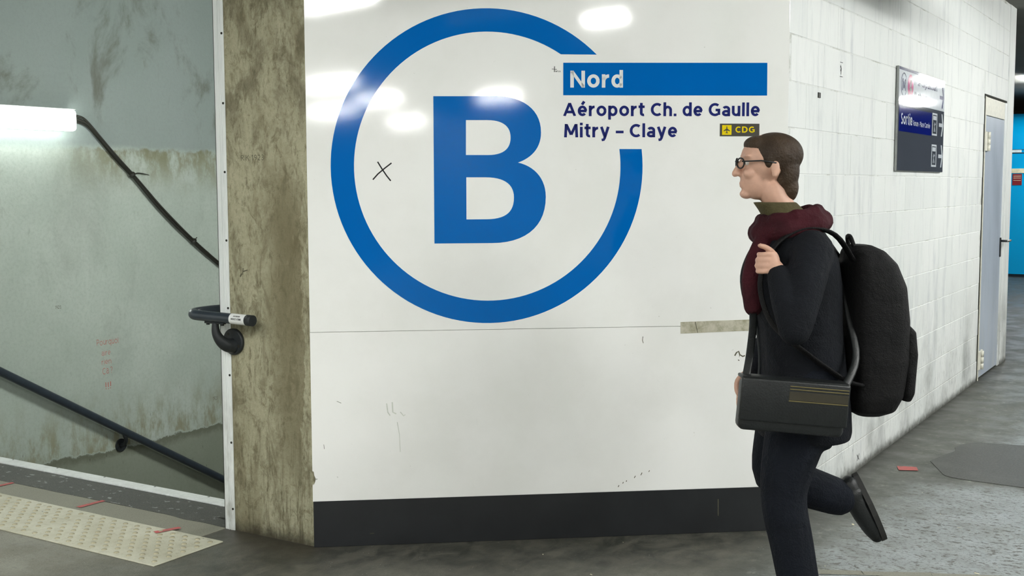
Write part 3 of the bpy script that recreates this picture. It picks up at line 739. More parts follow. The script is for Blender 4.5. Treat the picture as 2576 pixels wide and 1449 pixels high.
# filler over the door between lintel and blocks
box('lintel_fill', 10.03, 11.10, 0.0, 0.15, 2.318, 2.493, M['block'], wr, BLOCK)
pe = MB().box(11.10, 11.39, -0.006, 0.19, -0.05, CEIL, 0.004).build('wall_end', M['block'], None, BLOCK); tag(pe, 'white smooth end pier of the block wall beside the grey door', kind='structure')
# small marks on the block wall
g = MB(); stroke(g, [(6.06, 2.205), (6.075, 2.19), (6.062, 2.178)], 0.010); stroke(g, [(6.075, 2.19), (6.07, 2.16)], 0.006); stroke(g, [(6.05, 2.222), (6.10, 2.222)], 0.003); stroke(g, [(6.05, 2.150), (6.10, 2.150)], 0.003)
g.build('scribble', M['ink'], wr, BLOCK @ Matrix.Translation((0, -0.0006, 0)))
g = MB(); stroke(g, [(6.535, 0.055), (6.575, 0.09)], 0.006); stroke(g, [(6.535, 0.09), (6.575, 0.055)], 0.006); g.build('scribble', M['ink'], wr, BLOCK @ Matrix.Translation((0, -0.0006, 0)))
MB().box(5.69, 5.725, -0.006, 0.004, 2.02, 2.046, 0.002).build('wall_plug', M['cable'], wr, BLOCK)

# ------------------------------------------------------------- door
dr = empty('door_1', BLOCK); tag(dr, 'narrow grey metal door with cream hinges at the end of the block wall', kind='structure')
MB().box(10.03, 10.055, -0.002, 0.1, 0, 2.315).build('frame_gap', M['gap'], dr)
MB().box(10.055, 10.085, -0.006, 0.1, 0, 2.30, 0.002).build('frame', M['hinge'], dr)
MB().box(10.085, 10.10, 0.012, 0.1, 0, 2.15).build('frame_gap', M['gap'], dr)
MB().box(10.085, 11.02, 0.004, 0.1, 2.155, 2.300, 0.002).build('transom', M['hinge'], dr)
MB().box(10.03, 11.05, -0.003, 0.1, 2.301, 2.316).build('frame_gap', M['gap'], dr)
MB().box(10.10, 11.00, 0.006, 0.05, 0.012, 2.150, 0.003).build('leaf', M['door'], dr)
MB().box(11.002, 11.10, 0.0, 0.1, 0.0, 2.30, 0.003).build('frame', M['trimw'], dr)
MB().box(10.10, 11.00, 0.03, 0.1, 0.0, 0.012).build('frame_gap', M['gap'], dr)
for z0 in (1.865, 0.085):
    h = MB().box(10.058, 10.14, -0.012, 0.0, z0, z0 + 0.155, 0.003).build('hinge', M['hinge'], dr)
    for i in range(3): MB().tube([(10.16, -0.016, z0 + 0.002 + 0.052 * i), (10.16, -0.016, z0 + 0.049 + 0.052 * i)], 0.016, 12).build('knuckle', M['hinge'], h)
    MB().box(10.17, 10.24, -0.010, 0.006, z0, z0 + 0.155, 0.003).build('hinge_leaf', M['hinge'], h)
h = MB().box(10.955, 10.992, -0.004, 0.006, 0.965, 1.135, 0.004).build('handle', M['bracket'], dr)
MB().tube([(10.972, -0.004, 1.105), (10.972, -0.055, 1.105)], 0.010, 12).build('spindle', M['bracket'], h)
MB().tube(catmull([(10.972, -0.052, 1.105), (10.99, -0.064, 1.105), (11.03, -0.066, 1.106), (11.08, -0.064, 1.107)], 4), 0.0095, 12, dome=True).build('lever', M['steel'], h)

# ------------------------------------------------------------- rest of the hall
for n_, a, m_, l_ in (('wall_back', (-12, 12, -18.2, -18, -0.2, CEIL), 'hallrear', 'far hall wall behind the camera'), ('wall_hall_right', (12, 12.2, -18, 27, -0.2, CEIL), 'hall', 'hall wall far to the right'),
                      ('wall_far', (-12, 12, 27, 27.2, -0.2, CEIL), 'gap', 'dark wall at the far end of the corridor'), ('wall_far_left', (-12.2, -12, 11.6, 27, -0.2, CEIL), 'gap', 'dark side wall behind the block wall'), ('wall_behind_block', (-12, -1.965, 11.39, 11.6, -0.2, CEIL), 'hall', 'wall running off behind the grey door')):
    tag(box(n_, *a, M[m_]), l_, kind='structure')
ce = slab('ceiling', [(-7.7, -18.2), (12.2, -18.2), (12.2, 27.2), (-12.2, 27.2), (-12.2, 11.4), (-3.8, 11.4), (-3.8, 4.235), (-7.7, 4.235)], CEIL, CEIL + 0.2, M['ceiling']); tag(ce, 'dark grey ceiling of the corridor', kind='structure')

sce = box('ceiling_stairwell', -7.7, -3.8, 4.035, 14.2, 3.75, 3.95, M['ceiling']); tag(sce, 'high dark ceiling over the stairwell', kind='structure')
so = box('wall_soffit', -7.7, -3.8, 4.035, 4.235, CEIL + 0.2, 3.75, M['hall']); tag(so, 'soffit between corridor ceiling and stairwell', kind='structure')
# ceiling battens (out of the frame): some mirrored in panel and sign, the rest added as fill light
def batten(x, y, L, label):
    e = empty('ceiling_light', Matrix.Translation((x, y, CEIL))); tag(e, label, 'lamp', 'fluorescent ceiling battens')
    MB().box(-0.05, 0.05, -L / 2, L / 2, -0.075, 0, 0.006).build('housing', M['housing'], e)
    MB().box(-0.065, 0.065, -L / 2 + 0.02, L / 2 - 0.02, -0.15, -0.075, 0.02, 3).build('diffuser', M['glow'], e)
    for s in (-1, 1): MB().box(-0.067, 0.067, s * (L / 2 - 0.01) - 0.012, s * (L / 2 - 0.01) + 0.012, -0.153, -0.07, 0.01, 2).build('end_cap', M['housing'], e)
BL = [(-0.8, 0.60, 0.95), (1.45, 1.40, 0.5), (3.6, -5.5, 1.25), (5.9, -7.4, 1.25), (7.2, -10.4, 1.5), (7.06, -5.7, 1.0), (10.6, -12.3, 1.25), (-4.0, -3.2, 1.25), (-1.3, -3.2, 1.25),
      (1.4, 5.2, 1.25), (1.9, 8.5, 1.25), (0.6, 12.4, 1.25), (0.17, 17.0, 1.5), (1.43, 21.2, 1.5), (-2.6, 19.0, 1.25), (6.2, 3.2, 1.25), (4.2, 9.0, 1.25), (-3.6, 0.8, 1.25), (-1.2, -0.7, 1.25), (-6.0, -0.6, 1.25), (-3.4, -6.0, 1.25), (-0.8, -7.0, 1.25), (0.8, 9.2, 1.25), (3.2, 3.3, 1.25), (-2.1, 20.6, 1.25), (2.0, 3.6, 1.25)]
BN = ('above the walkway just before the sign panel', 'above the walkway right of the camera', 'behind the camera in the first hall row', 'behind the camera in the second hall row', 'behind the camera in the third hall row', 'behind the camera over the right bay', 'in the far rear corner of the hall',
      'added as fill light above the left hall wall behind the camera', 'added as fill light directly behind the camera', 'added as fill light opposite the start of the block wall', 'added as fill light opposite the middle of the block wall', 'added as fill light opposite the grey door', 'past the end of the block wall', 'near the blue booth on its right', 'added as fill light just before the blue booth', 'added as fill light over the right bay of the corridor', 'added as fill light over the right bay near the door', 'added as fill light just in front of the concrete pillar', 'added as fill light right above the camera', 'added as fill light near the left wall before the stairs', 'added as fill light behind the camera in the left rear row', 'added as fill light behind the camera in the middle rear row', 'added as fill light close to the wayfinding sign', 'added as fill light over the walkway opposite the sign panel', 'added as fill light right above the front of the blue booth', 'added as fill light between the walkway and the right bay')
for (x, y, L), n_ in zip(BL, BN): batten(x, y, L, 'white fluorescent ceiling batten ' + n_)

# duct hung under the ceiling beside the block wall
du = empty('ceiling_duct', Matrix.Translation((-0.9, 2.0, CEIL))); tag(du, 'grey cable duct hung under the ceiling beside the block wall', 'duct')
MB().box(-0.07, 0.07, 0.0, 5.7, -0.46, -0.32, 0.006).build('trunking', M['housing'], du)
for k in range(5): MB().tube([(0, 0.3 + 1.25 * k, -0.33), (0, 0.3 + 1.25 * k, 0)], 0.008, 8).build('hanger', M['steel'], du)
# ================================================================ THINGS
# ------------------------------------------------------------- big white sign panel
sg = empty('line_sign_panel', PANEL); tag(sg, 'large glossy white panel with blue ring and letter B beside the concrete pillar', 'sign')
up = MB().box(0.0, 2.148, 0.0, 0.02, 0.9625, CEIL, 0.0012).build('upper_board', M['panel'], sg)
# lower board with a chipped left edge
chip = [(0, 0.2075), (2.152, 0.2075), (2.152, 0.9612), (0, 0.9612), (0, 0.345), (0.006, 0.342), (0.008, 0.325), (0.011, 0.318), (0.013, 0.312), (0.024, 0.309), (0.013, 0.303), (0.010, 0.292), (0.006, 0.284), (0, 0.281)]
lo = MB().prism(chip, 0.0, 0.02).build('lower_board', M['panel'], sg)
def arc(cx, cz, r, a0, a1, n): return [(cx + r * math.cos(a0 + (a1 - a0) * i / n), cz + r * math.sin(a0 + (a1 - a0) * i / n)) for i in range(n + 1)]
rc, rz, RO, RI = 0.7905, 1.6795, 0.6885, 0.5885
z1, z2 = 2.1735, 1.760
a1o, a1i = math.asin((z1 - rz) / RO), math.asin((z1 - rz) / RI)
a2o, a2i = math.asin((z2 - rz) / RO) + 2 * math.pi, math.asin((z2 - rz) / RI) + 2 * math.pi
MB().prism(arc(rc, rz, RO, a1o, a2o, 110) + list(reversed(arc(rc, rz, RI, a1i, a2i, 110))), -0.0008, 0.0).build('blue_ring', M['ring'], sg)
B_ = [(0.5482,1.3470),(0.5487,1.9883),(0.8269,1.9898),(0.8549,1.9881),(0.8809,1.9844),(0.9048,1.9788),(0.9266,1.9713),(0.9463,1.9620),(0.9637,1.9511),(0.9789,1.9385),(0.9919,1.9243),(1.0026,1.9087),(1.0109,1.8916),(1.0169,1.8733),(1.0205,1.8537),(1.0217,1.8330),(1.0211,1.8185),(1.0191,1.8046),(1.0159,1.7915),(1.0114,1.7791),(1.0057,1.7673),(0.9988,1.7563),(0.9907,1.7461),(0.9815,1.7366),(0.9711,1.7278),(0.9597,1.7198),(0.9472,1.7126),(0.9336,1.7062),(0.9190,1.7006),(0.9357,1.6963),(0.9514,1.6905),(0.9661,1.6835),(0.9797,1.6751),(0.9922,1.6656),(1.0035,1.6548),(1.0135,1.6429),(1.0222,1.6298),(1.0294,1.6157),(1.0352,1.6006),(1.0394,1.5846),(1.0419,1.5676),(1.0428,1.5498),(1.0413,1.5212),(1.0367,1.4944),(1.0293,1.4697),(1.0189,1.4470),(1.0056,1.4265),(0.9895,1.4081),(0.9706,1.3921),(0.9489,1.3783),(0.9245,1.3669),(0.8975,1.3580),(0.8679,1.3516),(0.8358,1.3478),(0.8011,1.3466)]
B1 = [(0.6892,1.7338),(0.6902,1.8858),(0.7827,1.8861),(0.7982,1.8857),(0.8124,1.8843),(0.8254,1.8819),(0.8372,1.8786),(0.8477,1.8744),(0.8569,1.8693),(0.8649,1.8634),(0.8717,1.8565),(0.8772,1.8489),(0.8815,1.8404),(0.8845,1.8311),(0.8863,1.8210),(0.8869,1.8102),(0.8863,1.7990),(0.8844,1.7887),(0.8813,1.7792),(0.8771,1.7706),(0.8717,1.7629),(0.8651,1.7561),(0.8573,1.7502),(0.8484,1.7452),(0.8384,1.7411),(0.8272,1.7379),(0.8150,1.7356),(0.8016,1.7342),(0.7872,1.7337)]
B2 = [(0.6899,1.4518),(0.6903,1.6366),(0.7761,1.6364),(0.7941,1.6358),(0.8108,1.6342),(0.8261,1.6315),(0.8401,1.6278),(0.8527,1.6230),(0.8638,1.6172),(0.8736,1.6103),(0.8819,1.6024),(0.8887,1.5934),(0.8940,1.5834),(0.8979,1.5723),(0.9002,1.5601),(0.9009,1.5469),(0.9001,1.5322),(0.8979,1.5189),(0.8943,1.5068),(0.8892,1.4961),(0.8828,1.4866),(0.8749,1.4783),(0.8655,1.4712),(0.8548,1.4653),(0.8427,1.4605),(0.8292,1.4568),(0.8144,1.4542),(0.7981,1.4526),(0.7805,1.4521)]
MB().prism(B_, -0.0008, 0.0, (B1, B2)).build('letter_b', M['ring'], sg)
bar = MB().prism([(1.1208, 1.9955), (2.0475, 1.9990), (2.0465, 2.1445), (1.1208, 2.1370)], -0.0008, 0.0).build('blue_bar', M['ring'], sg)
letters('white_lettering', 'Nord', 1.1520, 2.0290, 0.236, 0.0735, M['printw'], bar, 0.20, -0.0014, slope=0.005)
letters('navy_lettering', 'Aéroport Ch. de Gaulle', 1.1209, 1.9043, 0.894, 0.0585, M['navy'], sg, 0.195, slope=0.003)
letters('navy_lettering', 'Mitry – Claye', 1.1246, 1.8110, 0.511, 0.0590, M['navy'], sg, 0.195, slope=0.003)
cd = MB().box(1.8314, 2.0142, -0.0008, 0.0, 1.8171, 1.8735).build('airport_badge', M['pgrey'], sg)
ys = MB().box(1.8415, 1.8850, -0.0013, -0.0008, 1.8235, 1.8670).build('yellow_square', M['pyel'], cd)
pln = [(0, .017), (.0018, .014), (.0022, .006), (.015, -.0035), (.015, -.0065), (.0022, -.002), (.0016, -.010), (.0055, -.0135), (.0055, -.0155), (0, -.0138)]
pln = pln + [(-a, b) for a, b in reversed(pln[1:-1])]
MB().prism([(1.86325 + a, 1.8455 + b) for a, b in pln], -0.0018, -0.0013).build('plane_symbol', M['pgrey'], ys)
letters('yellow_lettering', 'CDG', 1.9031, 1.8335, 0.0888, 0.0275, M['pyel'], cd, 0.19, -0.0013, 0.18)
# marker scrawls and scuffs on the panel
g = MB(); stroke(g, [(0.3043, 1.7046), (0.322, 1.675), (0.342, 1.645), (0.3601, 1.6218)], 0.0058); stroke(g, [(0.2827, 1.6272), (0.305, 1.652), (0.335, 1.677), (0.3645, 1.6994)], 0.0058); g.build('marker_cross', M['ink'], sg)
g = MB(); stroke(g, [(1.0820, 2.121), (1.0815, 2.096)], 0.0028); stroke(g, [(1.0700, 2.109), (1.0920, 2.108)], 0.002)
for i, pts in enumerate(([(0, 6), (1, 0), (4, 1), (4, 6)], [(6, 0), (6, 5), (9, 6)], [(11, 1), (14, 0), (12, 4), (15, 6)], [(17, 3), (21, 4), (18, 6), (17, 1), (21, 0)])):
    stroke(g, [(1.0865 + a * .00105, 2.0965 + b * .0009) for a, b in pts], 0.0016)
g.build('marker_scrawl', M['ink'], sg)
def mark(name, pts, wd, mat, par, y=-0.0006, mw=None): return stroke(MB(), pts, wd, y).build(name, M[mat], par, mw)
mark('scuff', [(1.914, 0.822), (1.922, 0.836), (1.932, 0.842), (1.938, 0.826), (1.935, 0.816), (1.938, 0.826), (1.952, 0.818), (1.962, 0.822)], 0.006, 'pencil', sg)
mark('scuff', [(1.985, 0.800), (1.998, 0.812)], 0.008, 'pencil', sg); mark('scuff', [(1.930, 0.803), (1.936, 0.799)], 0.004, 'pencil', sg)
for a, b, l in ((1.3752, 0.2287, .008), (1.396, 0.244, .007), (1.412, 0.252, .006), (1.450, 0.268, .010), (1.480, 0.280, .012), (1.5171, 0.2943, .007)): mark('scuff', [(a, b), (a + l * .5, b + l)], 0.0032, 'pencil', sg)
for pts, wd in (([(0.112, 0.655), (0.131, 0.646)], .0018), ([(0.052, 0.463), (0.054, 0.443)], .0018), ([(1.486, 0.918), (1.484, 0.900), (1.488, 0.888)], .0026)): mark('scuff', pts, wd, 'pencil', sg)
M['faint'] = plain('faint_smear', lin(205, 208, 198), 0.3)
for pts, wd in (([(0.33, 0.64), (0.335, 0.60), (0.345, 0.585)], .005), ([(0.355, 0.645), (0.357, 0.60), (0.372, 0.592)], .006), ([(0.39, 0.60), (0.405, 0.582), (0.412, 0.588)], .004), ([(0.376, 0.555), (0.385, 0.50), (0.388, 0.42)], .003)): mark('smear', pts, wd, 'faint', sg)
sk = MB().box(0.002, 2.155, -0.004, 0.02, 0.0, 0.2070, 0.0015).build('baseboard_front', M['skirting'], None, PANEL); tag(sk, 'charcoal skirting board under the white sign panel', kind='structure')
g = MB(); stroke(g, [(1.8434, 0.1573), (1.8444, 0.0787)], 0.004, -0.0046); stroke(g, [(0.25, 0.055), (0.268, 0.056)], 0.002, -0.0046); g.build('scratch', M['pencil'], sk)
# adhesive tape across the seam
tp = [(1.6593, 0.9812), (1.72, 0.9822), (1.80, 0.984), (1.9, 0.9858), (2.06, 0.989), (2.062, 0.938), (1.9, 0.9345), (1.78, 0.9315), (1.70, 0.929), (1.6598, 0.9286)]
tape = MB().prism(tp, -0.0016, -0.0003).build('adhesive_tape', M['tape'], None, PANEL); tag(tape, 'strip of dirty beige adhesive tape across the panel seam', 'tape')
g = MB(); stroke(g, [(1.727, 0.981), (1.732, 0.960), (1.739, 0.931)], 0.0028, -0.0021); g.build('crease', M['pencil'], tape)

# ------------------------------------------------------------- wayfinding sign on the block wall
ws = empty('wayfinding_sign', BLOCK); tag(ws, 'small glossy wayfinding sign with metro and exit arrows on the block wall', 'sign')
MB().box(7.190, 8.455, -0.018, -0.003, 1.680, 2.300, 0.002).build('backing', M['steel'], ws)
YF = -0.0185
wt = MB().box(7.196, 8.449, YF - 0.001, -0.0175, 2.092, 2.296).build('white_plate', M['s_white'], ws)
MB().box(7.196, 8.449, YF - 0.0016, YF - 0.001, 2.280, 2.296).build('navy_strip', M['s_navy'], wt)
gp = MB().box(7.196, 8.449, YF - 0.001, -0.0175, 1.684, 2.091).build('grey_plate', M['s_grey'], ws)
yw = YF - 0.0016
def ringm(cx, cz, r, wd, y0, y1): return MB().prism(arc(cx, cz, r, 0, 2 * math.pi * 39 / 40, 39), y0, y1, (arc(cx, cz, r - wd, 0, 2 * math.pi * 39 / 40, 39),))
ringm(7.3125, 2.196, 0.072, 0.007, yw, YF - 0.001).build('metro_ring', M['s_navy'], wt)
letters('metro_letter', 'M', 7.272, 2.160, 0.081, 0.072, M['s_navy'], wt, 0.17, yw)
dk = MB().prism(arc(7.4785, 2.196, 0.072, 0, 2 * math.pi * 39 / 40, 39), yw, YF - 0.001).build('line_disc', M['s_pink'], wt)
letters('line_number', '4', 7.452, 2.158, 0.052, 0.076, M['s_white'], dk, 0.17, yw - 0.0005)
letters('navy_lettering', 'P', 7.576, 2.212, 0.028, 0.045, M['s_navy'], wt, 0.2, yw)
letters('navy_lettering', 'te', 7.609, 2.232, 0.028, 0.026, M['s_navy'], wt, 0.2, yw)
letters('navy_lettering', 'de Clignancourt', 7.655, 2.212, 0.56, 0.045, M['s_navy'], wt, 0.2, yw)
letters('navy_lettering', 'Montrouge', 7.578, 2.128, 0.36, 0.045, M['s_navy'], wt, 0.2, yw)
def arrow(name, cx, cz, wd, ht, mat, par, y, th=0.024):
    mb = MB(); stroke(mb, [(cx - wd / 2, cz), (cx + wd / 2 - th * .6, cz)], th, y)
    o1 = [(cx, cz + ht / 2), (cx + th * 1.3, cz + ht / 2), (cx + wd / 2, cz), (cx + th * 1.3, cz - ht / 2), (cx, cz - ht / 2), (cx + wd / 2 - th * 1.3, cz)]
    mb.add([(a, y - 0.0001, b) for a, b in o1], [(0, 5, 2, 1), (5, 4, 3, 2)])
    return mb.build(name, mat, par)
arrow('arrow', 8.365, 2.180, 0.13, 0.14, M['s_navy'], wt, yw)
br = MB().box(7.215, 8.075, yw, YF - 0.001, 1.917, 2.064).build('blue_plate', M['s_blue'], gp)
letters('white_lettering', 'Sortie', 7.258, 1.960, 0.285, 0.066, M['s_white'], br, 0.19, yw - 0.0006)
letters('white_lettering', 'Forum • Place Carrée', 7.565, 1.962, 0.465, 0.032, M['s_white'], br, 0.16, yw - 0.0006)
def pict(z0, z1):
    p_ = MB().prism([(8.097, z0), (8.242, z0), (8.242, z1), (8.097, z1)], yw, YF - 0.001, ([(8.112, z0 + .012), (8.227, z0 + .012), (8.227, z1 - .012), (8.112, z1 - .012)],))
    p_ = p_.build('exit_symbol', M['s_white'], gp)
    mb = MB().box(8.125, 8.215, yw, YF - 0.001, z1 - 0.045, z1 - 0.018).build('symbol_bar', M['s_white'], p_)
    mb = MB(); stroke(mb, [(8.150, z0 + .025), (8.165, z0 + .06), (8.185, z0 + .025)], .012, yw); stroke(mb, [(8.165, z0 + .06), (8.172, z0 + .085)], .016, yw); stroke(mb, [(8.15, z0 + .07), (8.195, z0 + .075)], .009, yw); mb.build('symbol_figure', M['s_white'], p_)
pict(1.921, 2.068); pict(1.715, 1.862)
arrow('arrow', 8.365, 1.997, 0.135, 0.150, M['s_white'], gp, yw); arrow('arrow', 8.370, 1.788, 0.135, 0.150, M['s_white'], gp, yw)

# ------------------------------------------------------------- handrail ending with a U-turn at the pillar
hr = empty('handrail', Matrix.Translation((-3.985, 3.893, 0))); tag(hr, 'short blue-grey handrail end with U-turn and white sticker on the pillar edge', 'handrail')
hx, hy = -3.985, 3.893                                                   # corner the rail is measured from
R_ = 0.024
# front leg along the pillar, U-bend out over the stairs, back leg running down the stair wall
path = [(-3.708, 3.805, 1.006), (-3.84, 3.803, 1.009), (-4.00, 3.800, 1.012), (-4.065, 3.803, 1.014), (-4.100, 3.835, 1.016), (-4.105, 3.885, 1.018), (-4.090, 3.950, 1.020), (-4.066, 4.03, 1.020), (-4.056, 4.13, 1.014), (-4.055, 4.25, 0.985), (-4.055, 4.5, 0.85), (-4.055, 5.5, 0.265), (-4.055, 7.0, -0.61)]
path = [(x - hx, y - hy, z) for x, y, z in path]
rail = MB().tube(catmull(path, 6), R_, 20).build('rail', M['rail'], hr)
p0, p1 = Vector(path[0]), Vector(path[1]); d0 = (p1 - p0).normalized()
MB().tube([p0 - d0 * 0.004, p0 + d0 * 0.028], [0.0248, 0.0252], 20).build('end_cap', M['bracket'], hr)
stk = MB().tube([p0 + d0 * 0.030, p0 + d0 * 0.120], 0.0246, 24, cap=False).build('sticker', M['printw'], hr)
# lettering wrapped on the sticker: short black strokes facing the walkway
lt = empty('tmp'); C.objects.unlink(lt); bpy.data.objects.remove(lt)
def wrap_letters(txt, s0, s1, zc, cap):
    o = letters('sticker_lettering', txt, 0, 0, 1, 1, M['ink'], stk, 0.2, 0, join=True)
    me = o.data; ax = -d0
    for v in me.vertices:
        a, b = v.co.x, v.co.z
        base = p0 + d0 * (s1 + (s0 - s1) * a); an = (zc + (b - .5) * cap) / 0.0252
        v.co = base + Vector((0, -math.cos(an), math.sin(an))) * 0.0252
wrap_letters('MODULE TA FEMME', 0.045, 0.105, 0.003, 0.009)
wrap_letters('SOUS PRESSION', 0.055, 0.095, 0.0165, 0.007)
# bracket: plate on the pillar, curved arm, saddle
pl = MB().tube([(0.078, 0.0, 0.890), (0.078, -0.012, 0.890), (0.078, -0.016, 0.890)], [0.061, 0.061, 0.056], 32).build('bracket_plate', M['bracket'], hr)
MB().tube([(0.118, -0.017, 0.872), (0.118, -0.0155, 0.872)], 0.008, 10).build('screw_hole', M['gap'], pl)
MB().tube([(0.055, -0.017, 0.925), (0.055, -0.0155, 0.925)], 0.0065, 10).build('screw_hole', M['gap'], pl)
arm = [(0.078, -0.012, 0.872), (0.076, -0.050, 0.880), (0.066, -0.078, 0.905), (0.054, -0.090, 0.940), (0.050, -0.090, 0.985)]
MB().tube(catmull(arm, 5), [0.036 - 0.0011 * i for i in range(21)], 14).build('bracket_arm', M['bracket'], hr)
MB().box(-0.010, 0.110, -0.102, -0.078, 0.980, 0.989, 0.003).build('saddle', M['bracket'], hr)
for s in (0.004, 0.094): MB().tube([(s, -0.09, 0.982), (s, -0.09, 0.973)], 0.008, 10).build('saddle_screw', M['bracket'], hr)

# ------------------------------------------------------------- handrail on the stairwell wall
h2 = empty('stair_handrail', Matrix.Translation((-7.5, 4.2, 0))); tag(h2, 'long dark handrail sloping down the stained stairwell wall', 'handrail')
def rz_(y): return 0.300 - 0.5845 * (y - 5.107)
MB().tube([(0.08, y - 4.2, rz_(y)) for y in (3.4, 5.0, 7.0, 9.0, 11.5)], 0.031, 18, dome=True).build('rail', M['rail'], h2)
for y in (4.0, 6.17, 8.3, 10.4):
    z = rz_(y)
    b = MB().tube([(0.0, y - 4.2 + 0.03, z - 0.125), (0.012, y - 4.2 + 0.03, z - 0.125)], 0.052, 22).build('bracket_plate', M['bracket'], h2)
    MB().tube(catmull([(0.01, y - 4.2 + 0.03, z - 0.125), (0.05, y - 4.2 + 0.03, z - 0.11), (0.08, y - 4.2 + 0.02, z - 0.07), (0.08, y - 4.2, z - 0.02)], 4), 0.015, 10).build('bracket_arm', M['bracket'], h2)
    MB().tube([(0.0115, y - 4.2 + 0.0, z - 0.115), (0.0135, y - 4.2, z - 0.115)], 0.008, 8).build('screw_hole', M['gap'], b)

# ------------------------------------------------------------- wall lamp and its cable
wlm = empty('wall_lamp', STAIR); tag(wlm, 'glowing white fluorescent lamp on the stairwell wall', 'lamp')
MB().box(4.40, 5.800, -0.045, 0.0, 2.030, 2.160, 0.004).build('housing', M['housing'], wlm)
MB().box(4.39, 5.803, -0.105, 0.0, 2.171, 2.176, 0.001).build('added_glow_shield_lip', M['housing'], wlm)  # lip added over the diffuser to cut the glow on the wall above
MB().box(4.39, 5.805, -0.125, -0.045, 2.012, 2.170, 0.030, 4).build('diffuser', M['wallglow'], wlm)
stair_fill = empty('wall_lamp', frame((-3.985, 0, 0), (0, -1, 0))); tag(stair_fill, 'unseen fill lamp added on the right stairwell wall behind the pillar', 'lamp')  # added out of sight to brighten the plaster wall opposite
MB().box(-7.3, -5.83, -0.045, 0.0, 2.030, 2.160, 0.004).build('housing', M['housing'], stair_fill)
MB().box(-7.31, -5.82, -0.125, -0.045, 2.012, 2.170, 0.030, 4).build('diffuser', M['glow'], stair_fill)
cb = empty('power_cable', STAIR); tag(cb, 'black cable sagging from the lamp down the stairwell wall', 'cable')
pts = [(5.79, 2.115), (5.875, 2.105), (5.95, 2.082), (6.005, 2.038), (6.184, 1.861), (6.37, 1.693), (6.662, 1.405), (6.973, 1.149), (7.332, 0.893), (7.8, 0.60), (8.6, 0.18), (10.0, -0.5), (13.9, -2.4)]
MB().tube(catmull([(a, -0.03, b) for a, b in pts], 6), 0.0115, 10).build('sheath', M['cable'], cb)
pts2 = [(5.79, 2.135), (5.878, 2.128), (5.93, 2.110), (5.99, 2.060), (6.10, 1.952), (6.25, 1.810), (6.39, 1.685), (6.52, 1.56), (6.68, 1.41), (7.0, 1.145), (7.35, 0.895), (7.8, 0.61), (8.6, 0.185), (10.0, -0.495), (13.9, -2.4)]
MB().tube(catmull([(a, -0.040, b) for a, b in pts2], 6), 0.0085, 10).build('sheath', M['cable'], cb)
pts3 = [(5.79, 2.09), (5.872, 2.085), (5.96, 2.060), (6.05, 1.985), (6.2, 1.835), (6.36, 1.695)]
MB().tube(catmull([(a, -0.020, b) for a, b in pts3], 6), 0.0065, 8).build('sheath', M['cable'], cb)
MB().tube(catmull([(6.375, -0.04, 1.690), (6.42, -0.035, 1.706), (6.48, -0.03, 1.704), (6.545, -0.03, 1.692)], 5), [0.007 - 0.0003 * i for i in range(16)], 8).build('loose_strand', M['cable'], cb)
for (a, b, dx, dz) in ((6.37, 1.692, .008, .006), (6.995, 1.140, .022, .018)):
    MB().tube([(a - 0.012, -0.035, b - 0.016), (a + 0.014, -0.035, b + 0.018)], 0.017, 10).build('cable_tie', M['cable'], cb)
    MB().tube([(a + 0.010, -0.035, b + 0.015), (a + 0.010 + dx, -0.04, b + 0.015 + dz)], 0.0045, 8).build('tie_tail', M['cable'], cb)
# red scrawl and small marks on the stairwell wall
TS = Matrix.Translation((0, -0.0006, 0))
for txt, x, z, wd, ht in (('Pourquoi', 6.005, 0.372, 0.205, 0.045), ('faire', 6.03, 0.288, 0.10, 0.04), ('rien', 6.045, 0.218, 0.09, 0.04), ('Ca ?', 6.05, 0.142, 0.095, 0.05), ('!!!', 6.075, 0.020, 0.05, 0.055)):
    letters('red_scrawl', txt, x, z, wd, ht, M['redink'], wl, 0.085, -0.0008, 0.2, STAIR, 0.05)
letters('graffiti', '1923', 5.640, 0.690, 0.052, 0.026, M['pencil'], wl, 0.12, -0.0008, 0.2, STAIR, 0.02)
letters('graffiti', '1923', 7.20, -0.245, 0.052, 0.03, M['pencil'], wl, 0.12, -0.0008, 0.2, STAIR, 0.02)

# ------------------------------------------------------------- blue booth far away
bo = empty('blue_booth', Matrix.Translation((-2.4, 21.8, 0))); tag(bo, 'glossy cyan blue booth in the distance beyond the grey door', 'booth')
pr = [(0.0, 0.05), (0.0, 2.10), (0.02, 2.35), (0.10, 2.58), (0.28, 2.74), (0.55, 2.82), (1.6, 2.82), (1.6, 0.05)]
def prof_x(pr, x0, x1):
    n = len(pr); vs = [(x0, a, b) for a, b in pr] + [(x1, a, b) for a, b in pr]
    fs = [tuple(range(n)), tuple(reversed(range(n, 2 * n)))] + [(i, n + i, n + (i + 1) % n, (i + 1) % n) for i in range(n)]
    return MB().add(vs, fs)
pr = [(a, b) for a, b in pr[:1]] + [tuple(q[:2]) for q in catmull([(a, b, 0) for a, b in pr[1:6]], 5)] + pr[6:]
prof_x(pr, -1.35, 1.2).build('body', M['booth'], bo)
box('plinth', -1.33, 1.18, 0.02, 1.58, 0, 0.05, M['dark'], bo)
box('seam', -1.35, 1.2, -0.004, 0.0, 2.118, 2.135, M['dark'], bo); box('seam', -1.35, 1.2, -0.004, 0.003, 2.18, 2.19, M['dark'], bo)
MB().box(-0.988, -0.830, -0.012, 0.0, 2.135, 2.180, 0.004).build('nameplate', M['white'], bo)
box('cream_strip', -1.35, 1.2, -0.014, 0.0, 1.785, 1.862, M['cream'], bo)
no = box('notice', -0.960, -0.810, -0.010, 0.0, 1.580, 1.770, M['maroon'], bo)
for i, z in enumerate((1.735, 1.715, 1.690, 1.655)): box('notice_line', -0.945, -0.825, -0.0115, -0.010, z, z + 0.006, M['cream'], no)
